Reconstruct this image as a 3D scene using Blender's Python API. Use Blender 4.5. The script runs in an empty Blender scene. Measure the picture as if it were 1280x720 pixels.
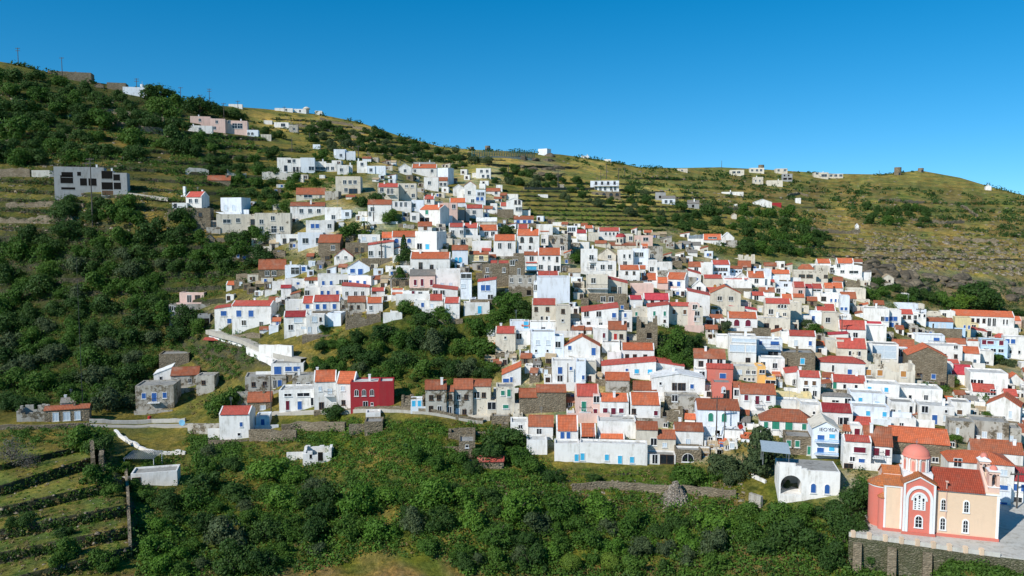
import bpy, bmesh, math, random, re
import numpy as np
from mathutils import Vector, Matrix
from mathutils.bvhtree import BVHTree
random.seed(7); rng = np.random.default_rng(7)
PI = math.pi
scene = bpy.context.scene
COL = scene.collection

# ------------------------------------------------------------------ camera
F = 1000.0; CX = 640.0; CY = 360.0; HOR = 280.0
CAMZ = 60.0
PITCH = math.atan((CY - HOR) / F)
cam = bpy.data.cameras.new("camera"); camo = bpy.data.objects.new("camera", cam)
COL.objects.link(camo); scene.camera = camo
cam.sensor_width = 36.0; cam.lens = 36.0 * F / 1280.0
cam.clip_start = 1.0; cam.clip_end = 30000
camo.location = (0, 0, CAMZ); camo.rotation_euler = (PI / 2 - PITCH, 0, 0)
cp, sp = math.cos(PITCH), math.sin(PITCH)

def ray(x, y):
    a = (x - CX) / F; b = (CY - y) / F
    return a, cp + b * sp, -sp + b * cp      # X, Y, Z of the view ray

# ------------------------------------------------------------------ terrain depth field (metres ahead, fitted to survey points)
CP = """0 720 98;200 720 100;400 720 102;640 720 104;860 720 103;1080 720 97.5;1150 720 95.5;1280 720 91.5;
0 640 113;150 640 112;0 600 124;130 600 124;60 545 148;170 522 165;300 555 142;300 500 166;400 500 158;300 640 117;
600 527 145;520 560 130;700 580 129;850 580 129;960 560 127;1000 625 112;640 640 114;850 640 114;
1103 662 99.7;1246 677 96;1180 625 110;1280 640 105.5;1200 690 93.3;1180 560 126;1280 560 132;
0 440 192;150 440 190;240 465 184;310 415 182;400 415 178;500 430 170;650 470 155;760 480 152;900 470 154;1000 490 150;1100 490 156;1220 480 176;1280 480 180;
700 400 173;850 400 180;1000 400 196;1100 400 212;1220 418 232;1280 420 235;
0 340 222;120 340 218;250 350 213;340 350 206;450 350 199;600 350 195;720 350 191;850 350 204;950 350 224;1050 350 248;1200 350 280;1280 350 285;
300 300 224;450 300 214;600 300 222;750 300 238;860 300 262;1000 300 305;1250 300 340;
0 260 238;100 250 236;240 262 232;400 250 246;540 250 258;640 250 288;750 245 325;900 250 390;1100 250 440;1280 262 430;
370 215 290;480 215 286;600 218 330;1000 228 540;1200 232 560;60 180 295;0 200 270;
270 170 345;350 160 395;450 170 430;200 140 370;0 120 330;
0 78 400;150 105 410;330 135 480;450 150 500;550 182 520;640 186 480;760 200 520;900 208 640;1040 216 680;1220 222 620;1280 243 560;
-400 60 420;-400 300 240;-400 500 160;-400 720 95;1680 320 500;1680 450 230;1680 600 140;1680 720 90"""
cpts = np.array([[float(v) for v in q.split()] for q in CP.replace("\n", "").split(";") if q.strip()])
def _phi(r2): return r2 * np.log(np.maximum(r2, 1e-12)) * .5
_P = cpts[:, :2] / 400.0; _n = len(_P)
_K = _phi(((_P[:, None] - _P[None]) ** 2).sum(-1)) + np.eye(_n) * .012
_A = np.zeros((_n + 3, _n + 3)); _A[:_n, :_n] = _K
_A[:_n, _n] = 1; _A[:_n, _n + 1:] = _P; _A[_n:, :_n] = _A[:_n, _n:].T
_W = np.linalg.solve(_A, np.concatenate([np.log(cpts[:, 2]), np.zeros(3)]))
def Dbase(x, y):
    x = np.asarray(x, float); y = np.asarray(y, float)
    q = np.stack([x.ravel(), y.ravel()], -1) / 400.0
    out = np.zeros(len(q))
    for i in range(_n):
        out += _W[i] * _phi(((q - _P[i]) ** 2).sum(-1))
    out += _W[_n] + q @ _W[_n + 1:]
    return np.exp(out).reshape(x.shape)

SKX = [-420, 0, 30, 70, 110, 160, 200, 260, 330, 400, 450, 500, 550, 590, 640, 700, 760, 800, 850, 900, 960, 1040, 1100, 1150, 1200, 1240, 1280, 1700]
SKY = [52, 77, 82, 93, 102, 108, 120, 131, 136, 143, 153, 170, 183, 187, 189, 193, 201, 209, 210, 209, 212, 217, 218, 213, 222, 234, 244, 330]
def skyline(x): return np.interp(x, SKX, SKY)

def inpoly(x, y, poly):
    x = np.asarray(x, float); y = np.asarray(y, float)
    res = np.zeros(x.shape, bool); n = len(poly)
    for i in range(n):
        x1, y1 = poly[i]; x2, y2 = poly[(i + 1) % n]
        if y1 == y2: continue
        c = ((y1 > y) != (y2 > y)) & (x < (x2 - x1) * (y - y1) / (y2 - y1) + x1)
        res ^= c
    return res
def pts(s):
    v = [float(t) for t in s.replace(",", " ").split()]
    return list(zip(v[::2], v[1::2]))

def soft(x, y, poly, blur=10):
    s = np.zeros(np.shape(x))
    offs = [(0, 0), (1, 0), (-1, 0), (0, .5), (0, -.5), (.7, .35), (-.7, .35), (.7, -.35), (-.7, -.35)]
    for a, b in offs: s += inpoly(x + a * blur, y + b * blur, poly)
    return s / len(offs)

def snoise(x, y, f, seed=0):
    r = np.random.default_rng(seed); s = 0
    for i in range(7):
        a = r.uniform(0, 2 * PI); k = f * r.uniform(.6, 1.7); p = r.uniform(0, 6.3)
        s = s + np.sin((x * np.cos(a) + y * np.sin(a) * 1.6) * k + p + 1.3 * np.sin((x * np.sin(a) - y * np.cos(a)) * k * .6 + p * 2))
    return s / 7.0

TERR = [  # polygon, period in px, slope of the lines, riser share, strength
 (pts("560 236 700 232 880 238 880 262 830 296 740 294 650 290 640 262 610 240"), 5.8, .012, .45, 1),
 (pts("360 140 440 150 560 186 640 192 640 212 560 206 470 196 400 180 340 160 300 146"), 5.6, .045, .42, 1),
 (pts("600 196 700 196 740 210 700 226 600 222"), 9, .02, .4, 1),
 (pts("0 100 120 116 300 150 420 200 330 230 200 262 0 300"), 12, .06, .40, 1),
 (pts("0 300 330 290 340 345 240 400 0 360"), 17, -.04, .34, .9),
 (pts("820 215 1280 250 1280 340 1060 330 940 280 830 250"), 10, .03, .24, .8),
 (pts("860 262 1060 268 1280 300 1280 345 1060 330 900 330"), 12, .02, .2, .6),
 (pts("640 225 820 215 900 245 860 262 700 232"), 8, .02, .36, .9),
 (pts("620 585 900 585 930 640 640 640"), 14, -.01, .3, .5),
]
RIS = [((0, 585), (100, 561), 8), ((0, 614), (118, 577), 14), ((0, 641), (125, 612), 14), ((0, 669), (158, 638), 15), ((0, 698), (165, 665), 15), ((0, 733), (170, 688), 14)]
LLP = pts("-60 565 60 556 128 560 150 600 166 640 170 740 -60 760")
def warp(x, y):
    yy = y.copy()
    for poly, per, sl, rs, st in TERR:
        m = soft(x, y, poly, 12) * st
        ph = (y - sl * x + 2.2 * snoise(x, y * .3, .012, int(per * 10))) / per
        k = np.floor(ph); fr = ph - k
        w = k + np.clip((fr) / (1 - rs), 0, 1)
        yy = yy + m * (w - ph) * per
    m = soft(x, y, LLP, 5)
    # listed risers, lower left: y is frozen across each riser and catches up on the treads
    ys = [(a[1] + (b[1] - a[1]) * (x - a[0]) / (b[0] - a[0]), t) for a, b, t in RIS]
    w = y.copy()
    bounds = [(c - t / 2, c + t / 2) for c, t in ys]
    top = 552 + 0 * x
    for i, (b0, b1) in enumerate(bounds):
        prev = top if i == 0 else bounds[i - 1][1]
        inb = (y > b0) & (y <= b1)
        w = np.where(inb, b1, w)
        tr = (y > prev) & (y <= b0)
        w = np.where(tr, prev + (y - prev) / np.maximum(b0 - prev, 1) * (b1 - prev), w)
    return yy + m * (w - y)

NX, NR = 700, 640
gx = np.linspace(-420, 1700, NX)
# more columns inside the frame
gx = np.concatenate([np.linspace(-420, -10, 50), np.linspace(-6, 1286, 620), np.linspace(1292, 1700, 50)]); NX = len(gx)
tt = np.linspace(0, 1, NR)
X, T = np.meshgrid(gx, tt)
S = skyline(X); Y = S + (860 - S) * T
D = Dbase(X, warp(X, Y))
for i in range(NR - 2, -1, -1): D[i] = np.maximum(D[i], D[i + 1] * 1.0002)
# fine relief
D *= 1 + .0022 * snoise(X, Y, .09, 3) + .0012 * snoise(X, Y, .25, 4)
rockP = pts("1060 328 1110 332 1190 346 1280 352 1280 384 1250 372 1180 382 1150 366 1100 362 1080 356")
rockm = soft(X, Y, rockP, 8)
rockm2 = np.maximum(rockm, .8 * soft(X, Y, pts("650 200 690 196 705 215 690 226 655 222"), 4))
q = snoise(X, Y * 1.4, .22, 9); q = np.sign(q) * np.abs(q) ** .6
D *= 1 + rockm2 * .006 * q
RX, RY, RZ = ray(X, Y)
PX = RX / RY * D; PY = D; PZ = CAMZ + RZ / RY * D
# the levelled ground under the church terrace
_a, _b, _c = ray(1168, 670); CHD = float(Dbase(1168, 670)); CHZ = CAMZ + _c / _b * CHD + .12
TPOLY = pts("1056 667 1100 672.5 1150 679.5 1200 687 1250 693.5 1330 703 1400 640 1345 603 1250 603 1190 622 1100 625 1070 638")
PZ = np.where(inpoly(X, Y, TPOLY), np.minimum(PZ, CHZ - .5), PZ)
FPOLY = pts("1040 671 1061 671 1100 676.5 1150 683.5 1200 691 1250 697.5 1330 707.5 1800 760 1800 1000 1040 1000")
_k = np.clip((X - 1040) / 40, 0, 1); PZ = np.where(inpoly(X, Y, FPOLY), np.minimum(PZ, PZ * (1 - _k) + _k * np.minimum(PZ, CHZ - 4.4 + 3.1 * np.clip((X - 1160) / 30, 0, 1) - np.clip((Y - 690) / 40, 0, 3) * np.clip((X - 1160) / 30, 0, 1) + .35 * snoise(X, Y, .2, 6))), PZ)
verts = np.stack([PX, PY, PZ], -1)
# beyond the skyline: the far side of the hills, then the sea-level plain
far = []
for (dd, dz) in ((25, -1.5), (80, -14), (250, -60), (700, -120), (2500, -130), (20000, -130)):
    d0 = D[0]; dn = d0 + dd
    far.append(np.stack([PX[0] / d0 * dn, dn, np.maximum(PZ[0] + dz, -60)], -1))
near = []
for (dd, z) in ((12, -1), (40, -3), (90, -5), (300, -6)):
    near.append(np.stack([PX[-1] * (1 + dd * .01), PY[-1] - dd, PZ[-1] + z], -1))
allv = np.concatenate([np.array(far[::-1]), verts, np.array(near)], 0)
NRR = allv.shape[0]
idx = np.arange(NRR * NX).reshape(NRR, NX)
quads = np.stack([idx[1:, :-1], idx[1:, 1:], idx[:-1, 1:], idx[:-1, :-1]], -1).reshape(-1, 4)
V = allv.reshape(-1, 3)

def np_mesh(name, V, Q, smooth=False, mats=()):
    me = bpy.data.meshes.new(name)
    n, k = Q.shape
    me.vertices.add(len(V)); me.vertices.foreach_set("co", V.astype(np.float32).ravel())
    me.loops.add(n * k); me.loops.foreach_set("vertex_index", Q.astype(np.int32).ravel())
    me.polygons.add(n); me.polygons.foreach_set("loop_start", (np.arange(n) * k).astype(np.int32))
    me.polygons.foreach_set("loop_total", np.full(n, k, np.int32))
    if smooth: me.polygons.foreach_set("use_smooth", np.ones(n, bool))
    for m in mats: me.materials.append(m)
    me.update(); me.validate()
    return me

ter_me = np_mesh("ground", V, quads, True)
ter = bpy.data.objects.new("ground", ter_me); COL.objects.link(ter); ter["kind"] = "structure"
bvh = BVHTree.FromPolygons([tuple(v) for v in V], [tuple(q) for q in quads])
def gz(x, y, default=0.0):
    h = bvh.ray_cast(Vector((x, y, 400)), Vector((0, 0, -1)))
    return h[0].z if h[0] is not None else default
def P(x, y):
    """the point of the ground seen at that place of the survey picture"""
    y = max(y, float(skyline(x)) + .8)
    a, b, c = ray(x, y)
    h = bvh.ray_cast(Vector((0, 0, CAMZ)), Vector((a, b, c)).normalized())
    if h[0] is None:
        d = float(Dbase(x, y)); return Vector((a / b * d, d, CAMZ + c / b * d))
    return h[0]
def mpp(p): return (p.y * cp - (p.z - CAMZ) * sp) / F      # metres per picture pixel there

# ---- ground colour classes
Xc = np.concatenate([np.repeat(X[:1], 6, 0), X, np.repeat(X[-1:], 4, 0)], 0)
Yc = np.concatenate([np.repeat(Y[:1], 6, 0), Y, np.repeat(Y[-1:], 4, 0)], 0)
base = np.zeros(Xc.shape + (3,))
GREEN = np.array([.088, .112, .030]); DRY = np.array([.30, .235, .095]); SOIL = np.array([.19, .13, .075]); PALE = np.array([.50, .47, .41]); LUSH = np.array([.10, .155, .026]); ROCK = np.array([.23, .205, .165]); DEEP = np.array([.06, .072, .026])
base[:] = .55 * GREEN + .45 * DRY
def paint(poly, c, s=1.0, blur=12, nz=.0, f=.05, seed=1):
    m = soft(Xc, Yc, pts(poly), blur) * s
    if nz: m = m * np.clip(.5 + nz * snoise(Xc, Yc, f, seed) * 1.5, 0, 1)
    base[:] = base * (1 - m[..., None]) + c * m[..., None]
paint("-420 40 130 100 300 150 330 345 210 400 200 500 0 520 -420 560", DEEP, .85, 20)
paint("-420 280 300 290 300 380 190 470 0 520 -420 520", DEEP, .5, 20)
paint("0 120 120 130 310 160 320 230 200 240 0 215", DRY * .8, .65, 12, .9, .06, 3)
paint("0 225 210 235 300 262 300 300 150 290 0 290", DRY, .9, 12, .9, .05, 5)
paint("130 370 210 360 200 395 150 400", DRY, .6, 10, .6, .09, 6)
paint("300 140 450 148 640 190 760 203 760 230 600 225 480 212 420 180 330 160", DRY * 1.15, .95, 8, 1.2, .05, 7)
paint("640 234 860 236 880 262 840 262 700 258 650 256", DRY * 1.45, 1, 8, 1.6, .03, 8)
paint("640 260 840 262 860 290 740 294 650 286", LUSH * 1.35 + .01, .9, 8, 1.6, .03, 9)
paint("780 208 1040 216 1280 245 1400 260 1400 300 860 250", GREEN * .9 + .01, .7, 14, .9, .04, 10)
paint("1070 236 1280 250 1280 290 1060 262", LUSH * .95 + .01, .55, 14, 1.2, .05, 10)
paint("900 215 1280 245 1400 300 1280 300 900 262", SOIL * .9, .6, 12, 1.3, .11, 41)
paint("970 268 1110 262 1280 285 1500 300 1280 350 1060 336 990 330", DRY * .95, .85, 12, 1.0, .05, 11)
paint("880 245 1000 262 990 290 900 275", DRY * .8, .5, 12, .8, .06, 12)
paint("1000 262 1280 270 1280 350 1040 335", SOIL * 1.1, .55, 10, 1.3, .13, 43)
paint("1070 300 1280 315 1280 390 1080 370", ROCK, .55, 10, .9, .1, 14)
m = (rockm2 * .8)[..., None]; base[6:-4] = base[6:-4] * (1 - m) + ROCK * m
paint("1255 375 1300 375 1300 420 1250 405", DRY, .8, 8, .6, .1, 13)
# the village ground: trodden pale earth, paving and rubble
paint("270 290 360 250 480 205 620 205 660 270 760 285 870 290 900 325 1000 325 1070 320 1110 380 1290 400 1290 650 1070 640 900 580 650 560 600 500 650 400 560 380 420 390 250 410 260 380 400 350 320 300", PALE * .85, .95, 10, .9, .10, 20)
paint("480 390 600 380 640 400 610 480 500 480 420 440", GREEN * .8, .9, 8)
paint("610 365 665 360 665 400 615 405", GREEN, .9, 4)
paint("818 400 880 400 875 450 830 460", GREEN, .9, 4)
paint("170 560 420 515 640 530 700 585 940 590 1090 640 1110 730 -60 730 160 700", LUSH * .85, .8, 12, 1.2, .05, 22)
paint("-60 560 120 560 160 700 -60 760", GREEN * 1.7 + .015, .95, 6, 1.2, .09, 23)
paint("280 704 400 700 480 680 560 690 610 712 620 740 -20 740 160 715", SOIL * 1.15, .8, 8, 1.3, .06, 24)
paint("640 706 960 702 1090 714 1100 740 600 740", SOIL * 1.3, .8, 8, 1.6, .06, 25)
paint("900 655 960 680 1050 705 1020 720 920 700", SOIL * 1.15, .9, 5)
paint("810 600 905 590 930 615 940 640 820 645", SOIL, .9, 5, .9, .1, 26)
paint("600 600 660 605 640 650 600 650", SOIL, .6, 6)
_m = soft(Xc, Yc, pts('700 190 800 200 1040 210 1150 206 1280 235 1500 300 1280 350 1060 340 900 318 860 262 760 232'), 14)[..., None]; base = base * (1 + .42 * _m)
base = base * (1 - .25 * _m) + .25 * _m * np.array([.24, .20, .09])
base = base * (1 + _m * (.30 * snoise(Xc, Yc, .45, 51) + .30 * snoise(Xc, Yc, .16, 52))[..., None] * np.array([.8, 1, 1.1]))
_m = soft(Xc, Yc, pts('300 138 450 146 560 184 700 196 860 236 880 262 840 292 650 288 600 230 400 200'), 12)[..., None]; base = base * (1 + .3 * _m)
base = np.clip(base * (1 + .16 * snoise(Xc, Yc, .12, 31) + .12 * snoise(Xc, Yc, .3, 32))[..., None], .01, .8)
ca = ter_me.color_attributes.new("base_col", 'FLOAT_COLOR', 'POINT')
ca.data.foreach_set("color", np.concatenate([base.reshape(-1, 3), np.ones((NRR * NX, 1))], 1).astype(np.float32).ravel())

# ------------------------------------------------------------------ materials
def newmat(name):
    m = bpy.data.materials.new(name); m.use_nodes = True
    nt = m.node_tree; b = nt.nodes["Principled BSDF"]
    return m, nt, b
def N(nt, t, **kw):
    n = nt.nodes.new(t)
    for k, v in kw.items():
        if k.startswith("i_"): n.inputs[k[2:].replace("_", " ")].default_value = v
        else: setattr(n, k, v)
    return n
def rgb(c): return (c[0], c[1], c[2], 1)
def mix(nt, fac, a, b, mode='MIX'):
    n = nt.nodes.new("ShaderNodeMix"); n.data_type = 'RGBA'; n.blend_type = mode
    for s, v in ((0, fac), (6, a), (7, b)):
        if hasattr(v, "links"): nt.links.new(v, n.inputs[s])
        elif isinstance(v, (tuple, list)): n.inputs[s].default_value = rgb(v)
        else: n.inputs[s].default_value = v
    return n.outputs[2]
def ramp(nt, src, p0, p1):
    n = N(nt, "ShaderNodeMapRange"); nt.links.new(src, n.inputs[0])
    n.inputs[1].default_value = p0; n.inputs[2].default_value = p1; return n.outputs[0]
def noise(nt, co, scale, detail=4, rough=.6):
    n = N(nt, "ShaderNodeTexNoise"); n.inputs["Scale"].default_value = scale; n.inputs["Detail"].default_value = detail; n.inputs["Roughness"].default_value = rough
    if co is not None: nt.links.new(co, n.inputs["Vector"])
    return n.outputs["Fac"]
def bump(nt, b, h, dist, strength=.6):
    n = N(nt, "ShaderNodeBump"); n.inputs["Strength"].default_value = strength; n.inputs["Distance"].default_value = dist
    nt.links.new(h, n.inputs["Height"]); nt.links.new(n.outputs[0], b.inputs["Normal"])
def coords(nt, kind="Object"):
    return N(nt, "ShaderNodeTexCoord").outputs[kind]
def geo(nt, k="Position"): return N(nt, "ShaderNodeNewGeometry").outputs[k]
def rnd(nt): return N(nt, "ShaderNodeObjectInfo").outputs["Random"]

def mat_ground():
    m, nt, b = newmat("ground"); L = nt.links
    at = N(nt, "ShaderNodeAttribute", attribute_name="base_col")
    pos = geo(nt)
    n1 = noise(nt, pos, .30, 7, .75); n2 = noise(nt, pos, 1.6, 5, .75); n3 = noise(nt, pos, .08, 4)
    c = mix(nt, ramp(nt, n1, .44, .58), at.outputs["Color"], mix(nt, 1.0, at.outputs["Color"], (1.55, 1.35, 1.0), 'MULTIPLY'))
    c = mix(nt, ramp(nt, n2, .45, .62), mix(nt, 1.0, c, (.55, .6, .5), 'MULTIPLY'), c)
    c = mix(nt, ramp(nt, n3, .40, .60), mix(nt, 1.0, c, (.74, .88, .72), 'MULTIPLY'), mix(nt, 1.0, c, (1.35, 1.15, .92), 'MULTIPLY'))
    n5 = noise(nt, pos, .17, 7, .8); c = mix(nt, ramp(nt, n5, .52, .60), c, mix(nt, 1.0, c, (.52, .62, .5), 'MULTIPLY'))
    # bare dry-stone risers of the terraces and steep rock
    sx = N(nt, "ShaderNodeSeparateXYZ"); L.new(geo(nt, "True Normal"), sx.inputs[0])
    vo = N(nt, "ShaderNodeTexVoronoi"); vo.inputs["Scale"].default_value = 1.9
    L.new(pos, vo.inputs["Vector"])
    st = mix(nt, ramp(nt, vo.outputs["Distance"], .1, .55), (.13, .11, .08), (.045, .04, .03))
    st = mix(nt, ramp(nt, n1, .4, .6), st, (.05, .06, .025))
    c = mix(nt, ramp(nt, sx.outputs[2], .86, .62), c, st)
    L.new(c, b.inputs["Base Color"]); b.inputs["Roughness"].default_value = .95; b.inputs["Specular IOR Level"].default_value = .1
    bump(nt, b, n2, .5, .8)
    return m
ter_me.materials.append(mat_ground())

def mat_plaster(name, col, dirt=.35, dcol=(.30, .27, .22), peel=0.0):
    m, nt, b = newmat(name); L = nt.links
    pos = geo(nt); oc = coords(nt)
    r = rnd(nt)
    hv = N(nt, "ShaderNodeHueSaturation"); hv.inputs["Color"].default_value = rgb(col)
    L.new(ramp(nt, r, 0, 1), hv.inputs["Value"])
    mr = N(nt, "ShaderNodeMapRange"); L.new(r, mr.inputs[0]); mr.inputs[3].default_value = .88; mr.inputs[4].default_value = 1.04
    L.new(mr.outputs[0], hv.inputs["Value"])
    # streaks of weather running down the wall
    mp = N(nt, "ShaderNodeMapping"); mp.inputs["Scale"].default_value = (1.3, 1.3, .22); L.new(pos, mp.inputs[0])
    s1 = noise(nt, mp.outputs[0], 1.1, 6, .7); s2 = noise(nt, pos, .5, 5, .65); s3 = noise(nt, pos, 7, 3)
    f = N(nt, "ShaderNodeMath", operation='MULTIPLY'); L.new(ramp(nt, s1, .44, .70), f.inputs[0]); L.new(ramp(nt, s2, .38, .62), f.inputs[1])
    g = N(nt, "ShaderNodeMath", operation='MULTIPLY'); L.new(f.outputs[0], g.inputs[0]); g.inputs[1].default_value = dirt * 2
    c = mix(nt, g.outputs[0], hv.outputs[0], dcol)
    if peel:
        vo = N(nt, "ShaderNodeTexVoronoi"); vo.inputs["Scale"].default_value = 2.6; L.new(pos, vo.inputs["Vector"])
        st = mix(nt, ramp(nt, vo.outputs["Distance"], .1, .6), (.30, .25, .18), (.12, .10, .07))
        c = mix(nt, ramp(nt, noise(nt, pos, .42, 6, .75), .62 - peel * .2, .66 - peel * .2), c, st)
    L.new(c, b.inputs["Base Color"]); b.inputs["Roughness"].default_value = .9; b.inputs["Specular IOR Level"].default_value = .15
    bump(nt, b, noise(nt, pos, 1.7, 5, .65), .10, .35)
    return m
def mat_stone(name, a, bcol, mortar, scale=2.1):
    m, nt, b = newmat(name); L = nt.links
    pos = geo(nt)
    mp = N(nt, "ShaderNodeMapping"); mp.inputs["Scale"].default_value = (1, 1, 1.7); L.new(pos, mp.inputs[0])
    vo = N(nt, "ShaderNodeTexVoronoi"); vo.inputs["Scale"].default_value = scale; L.new(mp.outputs[0], vo.inputs["Vector"])
    ve = N(nt, "ShaderNodeTexVoronoi", feature='DISTANCE_TO_EDGE'); ve.inputs["Scale"].default_value = scale; L.new(mp.outputs[0], ve.inputs["Vector"])
    sc = N(nt, "ShaderNodeSeparateColor"); L.new(vo.outputs["Color"], sc.inputs[0])
    c = mix(nt, sc.outputs[0], a, bcol)
    c = mix(nt, ramp(nt, ve.outputs["Distance"], .09, .02), c, mortar)
    c = mix(nt, ramp(nt, noise(nt, pos, .45, 5, .7), .4, .7), mix(nt, 1.0, c, (.72, .7, .66), 'MULTIPLY'), c)
    L.new(c, b.inputs["Base Color"]); b.inputs["Roughness"].default_value = .95; b.inputs["Specular IOR Level"].default_value = .1
    bump(nt, b, ve.outputs["Distance"], .25, .9)
    return m
def mat_tile(name, col, old=.3):
    m, nt, b = newmat(name); L = nt.links
    oc = coords(nt); pos = geo(nt)
    hv = N(nt, "ShaderNodeHueSaturation"); hv.inputs["Color"].default_value = rgb(col)
    mr = N(nt, "ShaderNodeMapRange"); L.new(rnd(nt), mr.inputs[0]); mr.inputs[3].default_value = .82; mr.inputs[4].default_value = 1.12
    L.new(mr.outputs[0], hv.inputs["Value"])
    sx = N(nt, "ShaderNodeSeparateXYZ"); L.new(oc, sx.inputs[0])
    # pantile rows: each tile its own tint
    br = N(nt, "ShaderNodeTexBrick"); br.offset = 0
    mp = N(nt, "ShaderNodeMapping"); mp.inputs["Scale"].default_value = (1, 1, 0); L.new(oc, mp.inputs[0]); L.new(mp.outputs[0], br.inputs["Vector"])
    br.inputs["Scale"].default_value = 1; br.inputs["Brick Width"].default_value = .26; br.inputs["Row Height"].default_value = .36; br.inputs["Mortar Size"].default_value = .025
    br.inputs["Color1"].default_value = (1.15, 1.1, 1.05, 1); br.inputs["Color2"].default_value = (.78, .74, .7, 1); br.inputs["Mortar"].default_value = (.5, .45, .42, 1)
    c = mix(nt, .75, hv.outputs[0], br.outputs["Color"], 'MULTIPLY')
    n1 = noise(nt, pos, .9, 6, .75); n2 = noise(nt, pos, .3, 4, .6)
    c = mix(nt, ramp(nt, n1, .48, .75), c, mix(nt, old, c, (.16, .13, .10)))
    c = mix(nt, ramp(nt, n2, .55, .75), c, mix(nt, old * .7, c, (.45, .33, .24)))
    L.new(c, b.inputs["Base Color"]); b.inputs["Roughness"].default_value = .85; b.inputs["Specular IOR Level"].default_value = .2
    wv = N(nt, "ShaderNodeTexWave", bands_direction='X'); wv.inputs["Scale"].default_value = 1.2; L.new(oc, wv.inputs["Vector"])
    bump(nt, b, wv.outputs["Fac"], .06, .6)
    return m
def mat_plain(name, col, rough=.6, metal=0.0, spec=.4, var=.1, ns=3):
    m, nt, b = newmat(name); L = nt.links
    c = mix(nt, ramp(nt, noise(nt, geo(nt), ns, 4, .7), .35, .7), tuple(v * (1 - var) for v in col), tuple(min(1, v * (1 + var)) for v in col))
    L.new(c, b.inputs["Base Color"]); b.inputs["Roughness"].default_value = rough; b.inputs["Metallic"].default_value = metal; b.inputs["Specular IOR Level"].default_value = spec
    return m
WALLM = {
 'w': mat_plaster("white_lime_wash", (.81, .785, .74), .5, (.38, .35, .29)),
 'W': mat_plaster("cool_white_wash", (.75, .79, .83), .35),
 'c': mat_plaster("cream_plaster", (.66, .60, .49), .5, peel=.12),
 'y': mat_plaster("pale_yellow_plaster", (.74, .62, .34), .35),
 'p': mat_plaster("pale_pink_plaster", (.73, .51, .43), .3),
 'n': mat_plaster("salmon_plaster", (.60, .17, .125), .25),
 'o': mat_plaster("orange_plaster", (.80, .45, .14), .3),
 'm': mat_plaster("crimson_plaster", (.33, .028, .035), .25, (.2, .08, .07)),
 'b': mat_plaster("light_blue_plaster", (.50, .66, .80), .3),
 'g': mat_plaster("bare_concrete", (.34, .345, .34), .5, (.2, .19, .17)),
 'S': mat_plaster("worn_and_shade_grey_plaster", (.47, .44, .38), .7, (.2, .17, .13), peel=.5),  # worn plaster; one surveyed block uses it to paint a shaded side grey
 's': mat_stone("brown_field_stone", (.34, .28, .20), (.21, .17, .12), (.21, .18, .13)),
}
TILEM = {
 'o': mat_tile("orange_tile", (.62, .16, .07), .5),
 'r': mat_tile("red_tile", (.52, .10, .075), .45),
 'd': mat_tile("deep_red_sheet", (.38, .045, .05), .35),
 'p': mat_tile("crimson_pink_tile", (.52, .06, .08), .2),
 't': mat_tile("old_terracotta_tile", (.38, .12, .06), .6),
 'g': mat_tile("grey_roof", (.25, .24, .22), .4),
 'w': mat_plaster("white_roof_coat", (.74, .74, .72), .5),
 'c': mat_tile("cream_roof", (.5, .4, .26), .5),
}
FLATM = {'w': mat_plaster("pale_roof_screed", (.62, .61, .57), .8), 'g': mat_plaster("grey_roof_screed", (.33, .32, .29), .7, (.16, .15, .13))}
TRIM = mat_plaster("white_trim", (.82, .82, .80), .1)
M_DARK = mat_plain("dark_glass", (.018, .022, .028), .12, 0, .6, .4, 1)
PANEM = {'k': M_DARK, 'h': mat_plain('painted_opening_shade', (.012, .011, .010), .9, 0, .1), 'b': mat_plain("blue_shutter_paint", (.03, .11, .34), .5), 't': mat_plain("turquoise_paint", (.06, .42, .66), .5),  # empty openings are not cut: their inner shade is painted as dark panels
 'm': mat_plain("maroon_paint", (.15, .012, .03), .5), 'r': mat_plain("red_door_paint", (.42, .03, .02), .5), 'g': mat_plain("green_shutter_paint", (.03, .22, .14), .5),
 'w': mat_plain("pale_shutter_paint", (.52, .60, .66), .5), 'n': mat_plain("brown_wood", (.13, .07, .035), .6), 'o': mat_plain("varnished_wood", (.45, .2, .05), .5)}
M_RAIL = mat_plain("iron_railing", (.06, .06, .065), .5, .6)
M_METAL = mat_plain("galvanised_metal", (.42, .43, .44), .45, .7)
M_POLE = mat_plain("weathered_pole_wood", (.08, .07, .06), .8)
M_BARK = mat_plain("bark", (.10, .08, .06), .9, 0, .1, .3)
M_RUBBLE = mat_stone("pale_rubble", (.60, .54, .46), (.42, .35, .28), (.1, .08, .06), 3.5)
M_BOULD = mat_stone("grey_rock", (.21, .175, .125), (.12, .10, .075), (.09, .08, .06), .5)
M_CONC = mat_plaster("pale_concrete", (.50, .48, .43), .6)

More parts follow.
